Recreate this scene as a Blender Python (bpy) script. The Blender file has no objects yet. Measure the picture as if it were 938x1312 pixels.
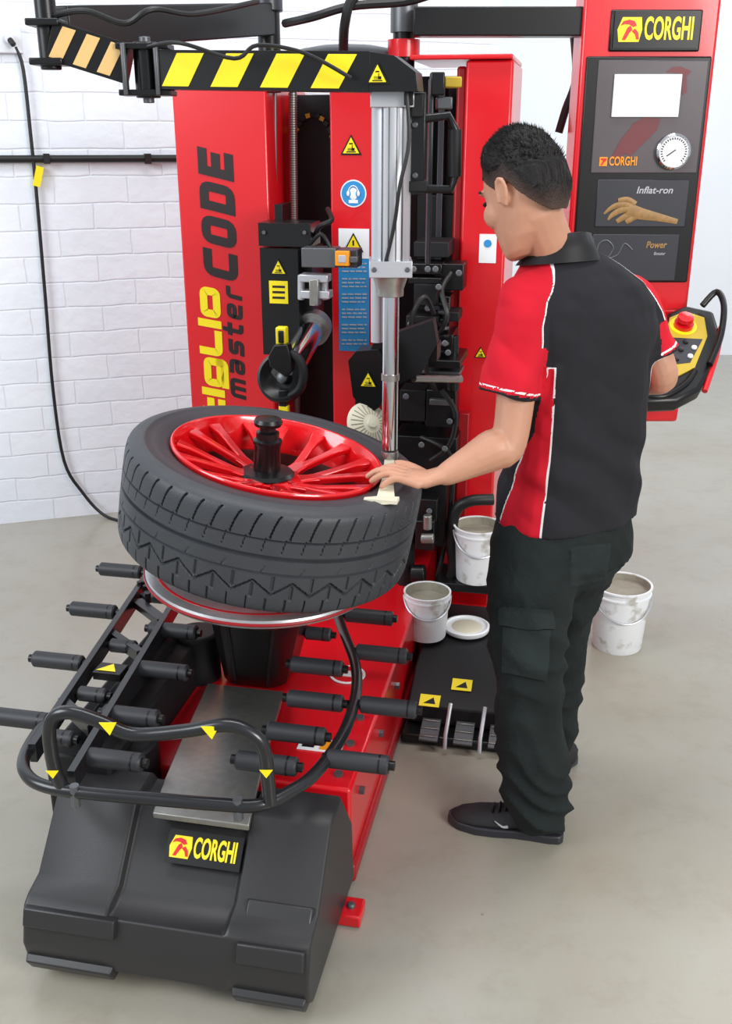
import bpy,bmesh,math,random
from math import sin,cos,pi,radians,tan,atan2,hypot
from mathutils import Vector as V, Matrix, noise
from mathutils.bvhtree import BVHTree
random.seed(4)
sc=bpy.context.scene
try: sc.view_settings.view_transform='Standard'
except Exception: pass
# ------------------------------------------------ camera model
TH=radians(20.8); CAM=V((0,0,1.7)); FP=1300.0
def ray(px,py):
    a=(px-469)/FP; k=(656-py)/FP
    return V((a,cos(TH)+sin(TH)*k,-sin(TH)+cos(TH)*k))
def atY(px,py,Y):
    d=ray(px,py); return CAM+d*(Y/d.y)
def atZ(px,py,z):
    d=ray(px,py); return CAM+d*((z-1.7)/d.z)
Z=V((0,0,1))
class Frame:
    def __init__(s,O,deg):
        A=radians(deg); s.O=V(O); s.U=V((cos(A),-sin(A),0)); s.D=V((sin(A),cos(A),0))
        s.R=Matrix((s.U,s.D,Z)).transposed()
    def L(s,u,v,z): return s.O+s.U*u+s.D*v+Z*z
    def atV(s,px,py,v):
        d=ray(px,py); t=(v-(CAM-s.O).dot(s.D))/d.dot(s.D); return CAM+d*t
    def u(s,px,py,v): return (s.atV(px,py,v)-s.O).dot(s.U)
M=Frame((-.221,2.2,0),11.5)
# ------------------------------------------------ materials
def lin(c): 
    c=c/255.; return c/12.92 if c<=.04045 else ((c+.055)/1.055)**2.4
def col(r,g,b): return (lin(r),lin(g),lin(b),1)
def mat(name,rgb,rough=.5,metal=0,var=.06,vs=6,bump=0,bs=40,coat=0,spec=.5,emit=0):
    m=bpy.data.materials.new(name); m.use_nodes=True; nt=m.node_tree; N=nt.nodes; b=N['Principled BSDF']
    c=col(*rgb)
    tc=N.new('ShaderNodeTexCoord'); nz=N.new('ShaderNodeTexNoise'); nz.inputs['Scale'].default_value=vs; nz.inputs['Detail'].default_value=4
    nt.links.new(tc.outputs['Object'],nz.inputs['Vector'])
    mx=N.new('ShaderNodeMix'); mx.data_type='RGBA'
    mx.inputs[6].default_value=tuple(x*(1-var) for x in c[:3])+(1,)
    mx.inputs[7].default_value=tuple(min(1,x*(1+var)+.002*(var>0)) for x in c[:3])+(1,)
    nt.links.new(nz.outputs['Fac'],mx.inputs[0]); nt.links.new(mx.outputs[2],b.inputs['Base Color'])
    b.inputs['Roughness'].default_value=rough; b.inputs['Metallic'].default_value=metal
    b.inputs['Coat Weight'].default_value=coat; b.inputs['Coat Roughness'].default_value=.08
    b.inputs['Specular IOR Level'].default_value=spec
    if emit:
        b.inputs['Emission Color'].default_value=c; b.inputs['Emission Strength'].default_value=emit
    if bump:
        n2=N.new('ShaderNodeTexNoise'); n2.inputs['Scale'].default_value=bs; n2.inputs['Detail'].default_value=3
        nt.links.new(tc.outputs['Object'],n2.inputs['Vector'])
        bp=N.new('ShaderNodeBump'); bp.inputs['Strength'].default_value=bump; bp.inputs['Distance'].default_value=.01
        nt.links.new(n2.outputs['Fac'],bp.inputs['Height']); nt.links.new(bp.outputs['Normal'],b.inputs['Normal'])
    return m
RED=mat('red_paint',(214,14,28),.3,0,.04,coat=.3)
RED2=mat('red_dark_paint',(160,10,22),.4,0,.05)
BLK=mat('black_paint',(16,16,18),.32,0,.1,spec=.4)
BLKM=mat('black_matte',(20,20,23),.55,0,.1,spec=.35)
BLKT=mat('black_tube_paint',(24,25,29),.28,0,.1,coat=.2)
COVER=mat('textured_plastic',(40,39,41),.4,0,.08,3,.05,500)
RUB=mat('tire_rubber',(56,58,63),.5,0,.22,14,.12,260)
ROLL=mat('roller_rubber',(42,43,48),.5,0,.1)
YEL=mat('yellow_paint',(250,226,20),.4,0,.03)
YELD=mat('yellow_dim',(196,166,40),.5,0,.1)  # muted yellow; on the chain links it puts recess shade into the colour
BEIGE=mat('faded_backlit_stripe',(226,186,120),.5)  # pale from fading, with the backlit look put into the colour
WHT=mat('white_plastic',(238,240,243),.4,0,.03)
SOCK=mat('socket_plastic',(214,218,224),.4,0,.03)
DIRT=mat('tyre_paste',(150,145,130),.7,0,.3,20,.5,30)
CREAM=mat('cream_plastic',(216,210,188),.5,0,.06)
CREAMD=mat('grey_brown_plastic',(160,152,130),.6,0,.04)  # grey-brown for the ribs of the cream disc
CHR=mat('chrome',(215,216,222),.12,1,.02)
PLATE=mat('worn_silver_plate',(190,190,192),.34,.7,.2,30)
STEEL=mat('brushed_steel',(160,158,154),.36,.85,.2,60)
ALU=mat('aluminium',(198,200,206),.38,.6,.04)
GREY=mat('grey_metal',(100,102,106),.4,.6)
BLUE=mat('blue_print',(40,140,205),.5,0,.02)
SCR=mat('lit_screen',(252,252,244),.3,0,.01,emit=.25)
DGREY=mat('console_grey',(80,72,76),.35,0,.3,4)
DGR2=mat('console_dark',(46,47,54),.35,0,.1,3)
TXG=mat('bronze_print',(150,114,66),.5,0,.5,60)
TXL=mat('light_print',(180,180,186),.5)
TXR=mat('faint_red_print',(106,42,48),.45,0,.2,8)
TXK=mat('dark_print',(26,8,13),.45)
ORG=mat('orange_plastic',(238,150,24),.45)
RIM=mat('red_alloy',(226,14,24),.2,.15,.03,coat=.8)
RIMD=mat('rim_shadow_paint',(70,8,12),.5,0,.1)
SKIN=mat('skin',(194,142,116),.48,0,.14,26,.08,60)
TROU=mat('black_denim',(32,38,38),.9,0,.35,9,.35,60,spec=.2)
POCK=mat('black_denim_pocket',(38,45,45),.9,0,.3,9,.35,60,spec=.2)
SHOE=mat('black_shoe',(32,32,36),.7,0,.1,20,.2,200)
CBL=mat('cable_black',(18,18,20),.45)
EYE=mat('eye',(30,22,20),.2)
BROW=mat('brow_hair',(40,30,28),.6)
def paste_bucket():
    m=mat('smeared_bucket_plastic',(238,240,243),.42,0,.03); nt=m.node_tree; N=nt.nodes; b=N['Principled BSDF']
    tc=N.new('ShaderNodeTexCoord'); nz=N.new('ShaderNodeTexNoise'); nz.inputs['Scale'].default_value=16; nz.inputs['Detail'].default_value=6; nt.links.new(tc.outputs['Object'],nz.inputs['Vector'])
    r=N.new('ShaderNodeValToRGB'); r.color_ramp.elements[0].position=.54; r.color_ramp.elements[1].position=.64; r.color_ramp.elements[0].color=(0,0,0,1); r.color_ramp.elements[1].color=(.7,.7,.7,1)
    nt.links.new(nz.outputs['Fac'],r.inputs['Fac']); old=b.inputs['Base Color'].links[0].from_socket
    mx=N.new('ShaderNodeMix'); mx.data_type='RGBA'; mx.inputs[7].default_value=col(168,162,146); nt.links.new(old,mx.inputs[6]); nt.links.new(r.outputs[0],mx.inputs[0]); nt.links.new(mx.outputs[2],b.inputs['Base Color']); return m
PAIL=paste_bucket()
# ------------------------------------------------ builder
WORLD={}
def link(o): bpy.context.collection.objects.link(o)
def setparent(o,p):
    if p is not None:
        o.parent=p; o.matrix_parent_inverse=Matrix.Translation(-WORLD[p.name])
def top(name,loc,label,cat,group=None):
    o=bpy.data.objects.new(name,None); o.empty_display_size=.05; o.location=loc; link(o); WORLD[o.name]=V(loc)
    o['label']=label; o['category']=cat
    if group:o['group']=group
    return o
def catmull(pts,n):
    if len(pts)<3 or n<=1: return list(pts)
    out=[]; P=[pts[0]]+list(pts)+[pts[-1]]
    for i in range(1,len(P)-2):
        for j in range(n):
            t=j/n; a,b,c,d=P[i-1],P[i],P[i+1],P[i+2]
            out.append(.5*((2*b)+(c-a)*t+(2*a-5*b+4*c-d)*t*t+(3*b-a-3*c+d)*t**3))
    out.append(pts[-1]); return out
class B:
    def __init__(s): s.bm=bmesh.new(); s.m=[]
    def mi(s,m):
        if m not in s.m: s.m.append(m)
        return s.m.index(m)
    def add(s,vs,fs,m):
        i=s.mi(m); bv=[s.bm.verts.new(v) for v in vs]
        for f in fs:
            try:
                fc=s.bm.faces.new([bv[j] for j in f]); fc.material_index=i; fc.smooth=True
            except ValueError: pass
        return s
    def box(s,c,size,m,R=None,taper=1):
        R=R or Matrix.Identity(3); c=V(c); x,y,z=[k/2 for k in size]; vs=[]
        for sz in(-1,1):
            t=1 if sz<0 else taper
            for sx,sy in((-1,-1),(1,-1),(1,1),(-1,1)): vs.append(c+R@V((sx*x*t,sy*y*t,sz*z)))
        return s.add(vs,[(3,2,1,0),(4,5,6,7),(0,1,5,4),(1,2,6,5),(2,3,7,6),(3,0,4,7)],m)
    def loft(s,rings,m,cap=True,closed=False):
        n=len(rings[0]); vs=[v for r in rings for v in r]; fs=[]
        K=len(rings); 
        for i in range(K if closed else K-1):
            a=i*n; b2=((i+1)%K)*n
            for j in range(n):
                k=(j+1)%n; fs.append((a+j,a+k,b2+k,b2+j))
        if cap and not closed: fs+= [tuple(reversed(range(n))),tuple(range((K-1)*n,K*n))]
        return s.add(vs,fs,m)
    def cyl(s,p,q,r,m,r2=None,n=20):
        return s.tube([V(p),V(q)],r,m,n,rr=[r,r if r2 is None else r2])
    def tube(s,pts,r,m,n=10,sm=1,rr=None,flat=1.0,ref=None,closed=False):
        pts=[V(p) for p in pts]
        if rr is None: rr=[r]*len(pts)
        if sm>1:
            q=catmull(pts,sm); R2=catmull([V((x,0,0)) for x in rr],sm); pts=q; rr=[x.x for x in R2]
        K=len(pts); T=[]
        for i in range(K):
            t=pts[min(i+1,K-1)]-pts[max(i-1,0)]
            T.append(t.normalized())
        nrm=ref or (Z if abs(T[0].z)<.9 else V((1,0,0)))
        x=(nrm-T[0]*nrm.dot(T[0])).normalized(); rings=[]
        for i in range(K):
            x=(x-T[i]*x.dot(T[i])).normalized(); y=T[i].cross(x)
            rings.append([pts[i]+x*rr[i]*flat*cos(2*pi*j/n)+y*rr[i]*sin(2*pi*j/n) for j in range(n)])
        return s.loft(rings,m,closed=closed)
    def limb(s,pts,rr,m,n=16,sm=5,flat=1.0,ref=None):
        pts=[V(p) for p in pts]; q=catmull(pts,sm); r2=[x.x for x in catmull([V((x,0,0)) for x in rr],sm)]
        t0=(q[0]-q[1]).normalized(); t1=(q[-1]-q[-2]).normalized(); a,b=r2[0],r2[-1]
        q=[q[0]+t0*a*.85,q[0]+t0*a*.55]+q+[q[-1]+t1*b*.55,q[-1]+t1*b*.85]; r2=[a*.4,a*.8]+r2+[b*.8,b*.4]
        return s.tube(q,0,m,n,rr=r2,flat=flat,ref=ref)
    def lathe(s,prof,c,axis,m,n=32,ref=None,closed=False):
        ax=V(axis).normalized(); c=V(c); x=ref or (V((1,0,0)) if abs(ax.x)<.9 else Z); x=(x-ax*x.dot(ax)).normalized(); y=ax.cross(x)
        rings=[[c+ax*h+(x*cos(2*pi*j/n)+y*sin(2*pi*j/n))*max(r,1e-4) for j in range(n)] for r,h in prof]
        return s.loft(rings,m,closed=closed)
    def prism(s,poly,off,m):
        n=len(poly); off=V(off); vs=[V(p) for p in poly]+[V(p)+off for p in poly]
        return s.add(vs,[tuple(range(n)),tuple(range(2*n-1,n-1,-1))]+[(i,(i+1)%n,n+(i+1)%n,n+i) for i in range(n)],m)
    def ell(s,c,rad,m,R=None,n=16):
        R=R or Matrix.Identity(3); c=V(c); rings=[]
        for i in range(n//2+1):
            a=-pi/2+pi*i/(n//2); a=max(min(a,pi/2-.02),-pi/2+.02)
            rings.append([c+R@V((rad[0]*cos(a)*cos(2*pi*j/n),rad[1]*cos(a)*sin(2*pi*j/n),rad[2]*sin(a))) for j in range(n)])
        return s.loft(rings,m)
    def pbox(s,fr,x0,y0,x1,y1,v,dep,m):
        mx=(x0+x1)/2; my=(y0+y1)/2
        u0=fr.u(x0,my,v); u1=fr.u(x1,my,v); z0=fr.atV(mx,y1,v).z; z1=fr.atV(mx,y0,v).z
        return s.box(fr.L((u0+u1)/2,v+dep/2,(z0+z1)/2),(u1-u0,dep,z1-z0),m,fr.R)
    def text(s,body,P,X,Y,size,m,sx=1,ext=.001,bold=0,align='LEFT',shear=0,width=None):
        cu=bpy.data.curves.new('t','FONT'); cu.body=body; cu.size=size; cu.extrude=ext; cu.offset=bold; cu.align_x=align; cu.align_y='CENTER'; cu.shear=shear
        cu.resolution_u=4
        o=bpy.data.objects.new('t',cu); link(o); bpy.context.view_layer.update()
        me=o.to_mesh(); X=V(X).normalized(); Y=V(Y).normalized(); N=X.cross(Y); P=V(P)
        if width:
            xs=[v.co.x for v in me.vertices]; sx=width/(max(xs)-min(xs)); P=P-X*min(xs)*sx
        vs=[P+X*v.co.x*sx+Y*v.co.y+N*v.co.z for v in me.vertices]; fs=[tuple(p.vertices) for p in me.polygons]
        o.to_mesh_clear(); s.add(vs,fs,m); bpy.data.objects.remove(o); bpy.data.curves.remove(cu)
        return s
    def done(s,name,parent=None,bevel=0,label=None,cat=None,ang=38,group=None,normals=True):
        bm=s.bm
        if normals: bmesh.ops.recalc_face_normals(bm,faces=bm.faces)
        for e in bm.edges:
            if len(e.link_faces)==2 and e.calc_face_angle(0)>radians(ang): e.smooth=False
        me=bpy.data.meshes.new(name); bm.to_mesh(me); bm.free()
        for m in s.m: me.materials.append(m)
        lo=V([min(v.co[i] for v in me.vertices) for i in range(3)]); hi=V([max(v.co[i] for v in me.vertices) for i in range(3)])
        c=(lo+hi)/2
        if parent is None: c.z=lo.z
        me.transform(Matrix.Translation(-c)); o=bpy.data.objects.new(name,me); o.location=c; link(o); WORLD[o.name]=c
        setparent(o,parent)
        if bevel:
            b=o.modifiers.new('b','BEVEL'); b.width=bevel; b.segments=2; b.limit_method='ANGLE'; b.angle_limit=radians(40)
        if label:o['label']=label
        if cat:o['category']=cat
        if group:o['group']=group
        return o
def copyto(o,loc,name=None):
    c=o.copy(); c.location=loc; link(c); WORLD[c.name]=V(loc); return c
def remesh(o,vox,smooth=2,sub=0):
    r=o.modifiers.new('r','REMESH'); r.mode='VOXEL'; r.voxel_size=vox; r.use_smooth_shade=True
    if smooth:
        k=o.modifiers.new('s','SMOOTH'); k.factor=.5; k.iterations=smooth
    bpy.context.view_layer.update()
    dg=bpy.context.evaluated_depsgraph_get(); me=bpy.data.meshes.new_from_object(o.evaluated_get(dg))
    mats=[m for m in o.data.materials]; o.modifiers.clear(); o.data=me
    me.materials.clear()
    for m in mats: me.materials.append(m)
    for p in me.polygons: p.use_smooth=True; p.material_index=0
    return o
def tri(fr,b,px,py,s,v,sym='!'):
    P=fr.atV(px,py,v); k=(fr.atV(px+s/2,py,v)-P).length
    b.prism([P-fr.U*k-Z*k*.8,P+fr.U*k-Z*k*.8,P+Z*k],-fr.D*.002,BLK)
    q=.78; P2=P-fr.D*.002-Z*k*.02
    b.prism([P2-fr.U*k*q-Z*k*.8*q,P2+fr.U*k*q-Z*k*.8*q,P2+Z*k*q],-fr.D*.001,YEL)
    P3=P2-fr.D*.001
    if sym=='!':
        b.box(P3+Z*k*.08,(k*.16,.001,k*.5),BLK,fr.R); b.box(P3-Z*k*.42,(k*.16,.001,k*.14),BLK,fr.R)
    else:
        # crushed hand: bar above and below, palm with fingers between
        b.box(P3-Z*k*.50,(k*.9,.001,k*.10),BLK,fr.R); b.box(P3+Z*k*.22,(k*.36,.001,k*.12),BLK,fr.R)
        b.box(P3-Z*k*.28+fr.U*k*.20,(k*.3,.001,k*.26),BLK,fr.R)
        for q_ in range(3): b.box(P3-Z*k*(.19+q_*.09)-fr.U*k*.12,(k*.4,.001,k*.05),BLK,fr.R)
        b.box(P3-Z*k*.04+fr.U*k*.12,(k*.08,.001,k*.26),BLK,fr.R)
def badge(b,P,X,Y,w,h,N):
    X=V(X).normalized();Y=V(Y).normalized();N=V(N).normalized()
    def q(x0,y0,x1,y1,o,t,m): b.prism([P+X*x0+Y*y0+N*o,P+X*x1+Y*y0+N*o,P+X*x1+Y*y1+N*o,P+X*x0+Y*y1+N*o],N*t,m)
    q(-w/2,-h/2,w/2,h/2,0,.003,BLK)
    e=h*.66; x0=-w*.46
    def pp(pts,m,o,t): b.prism([P+X*(x0+e*a)+Y*(e*(c-.5))+N*o for a,c in pts],N*t,m)
    pp([(.08,0),(.98,0),(1.1,.5),(1.04,1),(.2,1),(.0,.5)],YEL,.003,.0015)
    pp([(.22,.08),(.38,.08),(.52,.34),(.66,.50),(.56,.66),(.44,.58),(.34,.36)],RED,.0045,.001)
    pp([(.12,.66),(.30,.72),(.52,.70),(.70,.60),(.84,.66),(.74,.84),(.50,.90),(.24,.84)],RED,.0045,.0013)
    pp([(.64,.44),(.80,.30),(.86,.10),(.98,.10),(.94,.36),(.78,.54)],RED,.0045,.0016)
    b.text('CORGHI',P+X*(x0+e*1.2)+N*.004,X,Y,h*.84,YEL,bold=h*.022,width=w*.90-e*1.24)
GL={'C':(1,[[(1,1),(0,1),(0,0),(1,0)]]),'O':(1,[[(0,.5),(0,0),(1,0),(1,1),(0,1),(0,.5)]]),'D':(1,[[(0,0),(0,1)],[(0,0),(1,0),(1,1),(0,1)]]),'E':(.9,[[(0,0),(0,1)],[(0,1),(1,1)],[(0,0),(1,0)],[(0,.5),(.85,.5)]]),
 'm':(1.3,[[(0,0),(0,.7),(1,.7),(1,0)],[(.5,.7),(.5,0)]]),'a':(.85,[[(0,.7),(1,.7),(1,0),(0,0),(0,.36),(1,.36)]]),'s':(.85,[[(1,.7),(0,.7),(0,.36),(1,.36),(1,0),(0,0)]]),
 't':(.6,[[(.3,1),(.3,0),(1,0)],[(-.1,.7),(1,.7)]]),'e':(.85,[[(1,0),(0,0),(0,.7),(1,.7),(1,.36),(0,.36)]]),'r':(.6,[[(0,0),(0,.7),(1,.7)]]),
 'i':(.0,[[(0,0),(0,.62)],[(0,.92),(0,1.0)]]),'g':(.9,[[(1,.0),(0,0),(0,.8),(1,.8),(1,-.3),(0,-.3)]]),'L':(.75,[[(0,1),(0,0),(1,0)]]),'o':(.9,[[(0,.4),(0,0),(1,0),(1,.8),(0,.8),(0,.4)]])}
def sword(b,word,P,X,Y,length,height,th,m,N,shear=.18,gap=.3,soft=.55):
    """rounded squared lettering: each stroke is one mitred ribbon"""
    X=V(X);Y=V(Y);N=V(N); tw=sum(GL[c][0] for c in word)+gap*(len(word)-1)
    unit=(length-th*len(word))/tw; x=th/2; lay=0
    for c in word:
        wd,pl=GL[c]
        for line in pl:
            q=[V((x+a*wd*unit,bb*height,0)) for a,bb in line]
            closed=(q[0]-q[-1]).length<1e-6
            pts=[q[0]-(V((0,0,0)) if closed else (q[1]-q[0]).normalized()*th*.5)]
            for i in range(1,len(q)-1):
                a,bb,cc=q[i-1],q[i],q[i+1]; d1=(bb-a).normalized(); d2=(cc-bb).normalized(); r=min(th*soft,(bb-a).length*.45,(cc-bb).length*.45)
                if abs(d1.dot(d2))>.95: pts.append(bb); continue
                p0=bb-d1*r; p2=bb+d2*r
                for t in(0,.25,.5,.75,1): pts.append(p0*(1-t)**2+bb*2*t*(1-t)+p2*t*t)
            pts.append(q[-1]+(V((0,0,0)) if closed else (q[-1]-q[-2]).normalized()*th*.5))
            Lf_,Rt=[],[]
            for i,p in enumerate(pts):
                d=(pts[min(i+1,len(pts)-1)]-pts[max(i-1,0)]).normalized(); n=V((-d.y,d.x,0))*th/2; Lf_.append(p+n); Rt.append(p-n)
            def W_(p,o): return P+X*(p.x+shear*p.y)+Y*p.y+N*o
            h=.0010+lay*.00015; lay=(lay+1)%6
            n=len(pts); vs=[W_(p,h) for p in Lf_]+[W_(p,h) for p in Rt]+[W_(p,0) for p in Lf_]+[W_(p,0) for p in Rt]; fs=[]
            for i in range(n-1):
                fs+=[(i,i+1,n+i+1,n+i),(2*n+i,3*n+i,3*n+i+1,2*n+i+1),(i,2*n+i,2*n+i+1,i+1),(n+i,n+i+1,3*n+i+1,3*n+i)]
            fs+=[(0,n,3*n,2*n),(n-1,3*n-1,4*n-1,2*n-1)]
            b.add(vs,fs,m)
        x+=wd*unit+th+gap*unit
# ------------------------------------------------ room
def wallmat(name):
    m=bpy.data.materials.new(name); m.use_nodes=True; nt=m.node_tree;N=nt.nodes;b=N['Principled BSDF']
    tc=N.new('ShaderNodeTexCoord'); br=N.new('ShaderNodeTexBrick')
    nd=N.new('ShaderNodeTexNoise'); nd.inputs['Scale'].default_value=7; nt.links.new(tc.outputs['Object'],nd.inputs['Vector'])
    vm=N.new('ShaderNodeVectorMath'); vm.operation='MULTIPLY_ADD'; vm.inputs[1].default_value=(.016,.016,0); nt.links.new(nd.outputs['Color'],vm.inputs[0]); nt.links.new(tc.outputs['Object'],vm.inputs[2])
    br.inputs['Scale'].default_value=1; br.inputs['Brick Width'].default_value=.30; br.inputs['Row Height'].default_value=.108
    br.inputs['Mortar Size'].default_value=.006; br.inputs['Mortar Smooth'].default_value=1
    br.inputs['Color1'].default_value=col(234,241,249); br.inputs['Color2'].default_value=col(229,237,246); br.inputs['Mortar'].default_value=col(225,233,243)
    nt.links.new(vm.outputs[0],br.inputs['Vector']); nt.links.new(br.outputs['Color'],b.inputs['Base Color'])
    nz=N.new('ShaderNodeTexNoise'); nz.inputs['Scale'].default_value=16; nz.inputs['Detail'].default_value=7; nt.links.new(tc.outputs['Object'],nz.inputs['Vector'])
    ma=N.new('ShaderNodeMath'); ma.operation='MULTIPLY_ADD'; ma.inputs[1].default_value=-.5
    nt.links.new(br.outputs['Fac'],ma.inputs[0]); nt.links.new(nz.outputs['Fac'],ma.inputs[2])
    bp=N.new('ShaderNodeBump'); bp.inputs['Strength'].default_value=.45; bp.inputs['Distance'].default_value=.012
    nt.links.new(ma.outputs[0],bp.inputs['Height']); nt.links.new(bp.outputs['Normal'],b.inputs['Normal'])
    b.inputs['Roughness'].default_value=.5; return m
WALL=wallmat('painted_block_wall')
WALLP=mat('painted_plain_wall',(234,239,246),.55,0,.03,2,.05,30)
def wall(name,p0,p1,h=3.6,m=None):
    p0=V(p0);p1=V(p1); w=(p1-p0).length; me=bpy.data.meshes.new(name)
    me.from_pydata([(0,0,0),(w,0,0),(w,h,0),(0,h,0),(0,0,-.12),(w,0,-.12),(w,h,-.12),(0,h,-.12)],[],[(0,1,2,3),(7,6,5,4),(0,4,5,1),(1,5,6,2),(2,6,7,3),(3,7,4,0)])
    me.materials.append(m or WALL); o=bpy.data.objects.new(name,me); x=(p1-p0).normalized(); n=x.cross(Z)
    o.matrix_world=Matrix.Translation(p0)@Matrix((x,Z,n)).transposed().to_4x4(); link(o); o['kind']='structure'; return o
W0=V((-1.674,4.32,0)); wd=V((.955,.296,0)).normalized()
WF=Frame(W0,-math.degrees(atan2(wd.y,wd.x)))
e1=W0+wd*((.6+1.674)/wd.x)
wall('wall_left',W0-wd*2.6,e1)
wall('wall_return',e1,V((.6,8.0,0)),m=WALLP)
wall('wall_back',V((.6,8.0,0)),V((7.5,8.0,0)),m=WALLP)
def floormat():
    m=bpy.data.materials.new('painted_concrete'); m.use_nodes=True; nt=m.node_tree;N=nt.nodes;b=N['Principled BSDF']
    tc=N.new('ShaderNodeTexCoord')
    n1=N.new('ShaderNodeTexNoise'); n1.inputs['Scale'].default_value=.9; n1.inputs['Detail'].default_value=7
    n2=N.new('ShaderNodeTexNoise'); n2.inputs['Scale'].default_value=6; n2.inputs['Detail'].default_value=9; n2.inputs['Roughness'].default_value=.75
    n3=N.new('ShaderNodeTexVoronoi'); n3.inputs['Scale'].default_value=5
    for n in(n1,n2,n3): nt.links.new(tc.outputs['Object'],n.inputs['Vector'])
    r=N.new('ShaderNodeValToRGB'); r.color_ramp.elements[0].position=.32; r.color_ramp.elements[1].position=.68
    r.color_ramp.elements[0].color=col(153,146,130); r.color_ramp.elements[1].color=col(166,164,156)
    nt.links.new(n1.outputs['Fac'],r.inputs['Fac'])
    r2=N.new('ShaderNodeValToRGB'); r2.color_ramp.elements[0].position=.28; r2.color_ramp.elements[1].position=.5
    r2.color_ramp.elements[0].color=(.70,.66,.60,1); r2.color_ramp.elements[1].color=(1,1,1,1)
    nt.links.new(n2.outputs['Fac'],r2.inputs['Fac'])
    r3=N.new('ShaderNodeValToRGB'); r3.color_ramp.elements[0].position=.014; r3.color_ramp.elements[1].position=.026
    r3.color_ramp.elements[0].color=(.5,.46,.42,1); r3.color_ramp.elements[1].color=(1,1,1,1)
    nt.links.new(n3.outputs['Distance'],r3.inputs['Fac'])
    m1=N.new('ShaderNodeMix'); m1.data_type='RGBA'; m1.blend_type='MULTIPLY'; m1.inputs[0].default_value=.42
    nt.links.new(r.outputs[0],m1.inputs[6]); nt.links.new(r2.outputs[0],m1.inputs[7])
    m2=N.new('ShaderNodeMix'); m2.data_type='RGBA'; m2.blend_type='MULTIPLY'; m2.inputs[0].default_value=.6
    nt.links.new(m1.outputs[2],m2.inputs[6]); nt.links.new(r3.outputs[0],m2.inputs[7])
    nt.links.new(m2.outputs[2],b.inputs['Base Color']); b.inputs['Roughness'].default_value=.25
    bp=N.new('ShaderNodeBump'); bp.inputs['Strength'].default_value=.06; nt.links.new(n2.outputs['Fac'],bp.inputs['Height']); nt.links.new(bp.outputs['Normal'],b.inputs['Normal'])
    return m
me=bpy.data.meshes.new('floor'); me.from_pydata([(-6,-3,0),(8,-3,0),(8,8.1,0),(-6,8.1,0)],[],[(0,1,2,3)]); me.materials.append(floormat())
fl=bpy.data.objects.new('floor',me); link(fl); fl['kind']='structure'
# ------------------------------------------------ wall items
b=B(); pts=[WF.atV(x,y,-.025) for x,y in((20,60),(30,90),(40,180),(46,240),(58,380),(68,500),(82,590),(105,630))]
pts+= [atZ(x,y,.012) for x,y in((135,661),(175,672),(230,690))]
b.tube(pts,.0075,CBL,10,5)
P=WF.atV(49,226,-.03); b.box(P,(.03,.02,.08),YEL,WF.R@Matrix.Rotation(.3,3,'Y'))
b.done('power_cable',label='black power cable with yellow tag hanging down the white wall',cat='cable')
b=B(); b.pbox(WF,-20,32,28,68,-.03,.03,SOCK); b.cyl(WF.atV(12,50,-.03),WF.atV(12,50,-.06),.018,SOCK); b.cyl(WF.atV(12,50,-.055),WF.atV(18,58,-.07),.011,CBL)
b.done('wall_socket',bevel=.004,label='white electrical outlet with plug on the white wall',cat='socket')
b=B(); b.tube([WF.atV(-40,204,-.02),WF.atV(240,203,-.02)],.015,CBL,12); 
for x in(60,190):b.pbox(WF,x-4,197,x+4,210,-.045,.045,CBL)
b.done('wall_pipe',label='black air pipe running along the white wall',cat='pipe')
# ================================================= TIRE CHANGER
TC=top('tire_changer',M.L(-.07,.3,0),'red and black tire changing machine with swing arms and display','machine')
b=B()
b.box(M.L(-.06,.55,.16),(.58,1.5,.22),RED,M.R)
b.box(M.L(-.06,.55,.03),(.6,1.5,.05),RED2,M.R)
b.done('base_frame',TC,.008)
b=B(); A1=[M.L(-.140,-.462,.347),M.L(-.153,-.36,.360),M.L(-.18,-.2,.345),M.L(-.245,.16,.290)]; A2=[M.L(.072,-.462,.347),M.L(.058,-.36,.360),M.L(.030,-.2,.345),M.L(-.030,.16,.290)]
b.loft([[p,q,q-Z*.014,p-Z*.014] for p,q in zip(A1,A2)],STEEL)
b.done('slide_plate',TC,.002,label='brushed steel plate')
for u,v,z,du in [(u,v,.27,0) for v in(-.15,-.02,.1) for u in(.19,-.30)]+[(.23,v,.2,1) for v in(-.1,.15,.4)]:
    b=B(); P=M.L(u,v,z); b.cyl(P,P+(M.U*.012 if du else Z*.009),.011,GREY,n=6); b.done('bolt',TC)
# front cover
b=B(); prof=[(-.20,.03),(-.598,.042),(-.622,.064),(-.632,.112),(-.610,.190),(-.590,.203),(-.54,.216),(-.43,.334),(-.40,.347),(-.33,.350),(-.22,.2)]
rings=[]
for u,k,dz in((-.378,.975,0),(-.373,1,0),(-.195,1,0),(-.186,1,-.014),(-.02,1,-.014),(.056,1,-.014),(.065,1,0),(.233,1,0),(.238,.98,0)):
    rings.append([M.L(u,-.4+(v+.4)*k+(-dz*.6 if -.6<v<-.38 else 0),z*(1 if k==1 else .99)+(dz if .2<z and v>-.6 and v<-.3 else 0)) for v,z in prof])
b.loft(rings,COVER)
def slab(u0,u1,v0,z0,v1,z1,t,m=COVER,bb=None,ins=.012):
    a,c,d,e=M.L(u0,v0,z0),M.L(u1,v0,z0),M.L(u1,v1,z1),M.L(u0,v1,z1); n=(c-a).cross(e-a).normalized()
    X=(c-a).normalized(); Y=(e-a).normalized()
    lo=[a-n*.01,c-n*.01,d-n*.01,e-n*.01]; hi=[a+n*t+X*ins+Y*ins*.5,c+n*t-X*ins+Y*ins*.5,d+n*t-X*ins-Y*ins*.5,e+n*t+X*ins-Y*ins*.5]
    (bb or b).loft([lo,hi],m)
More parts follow.
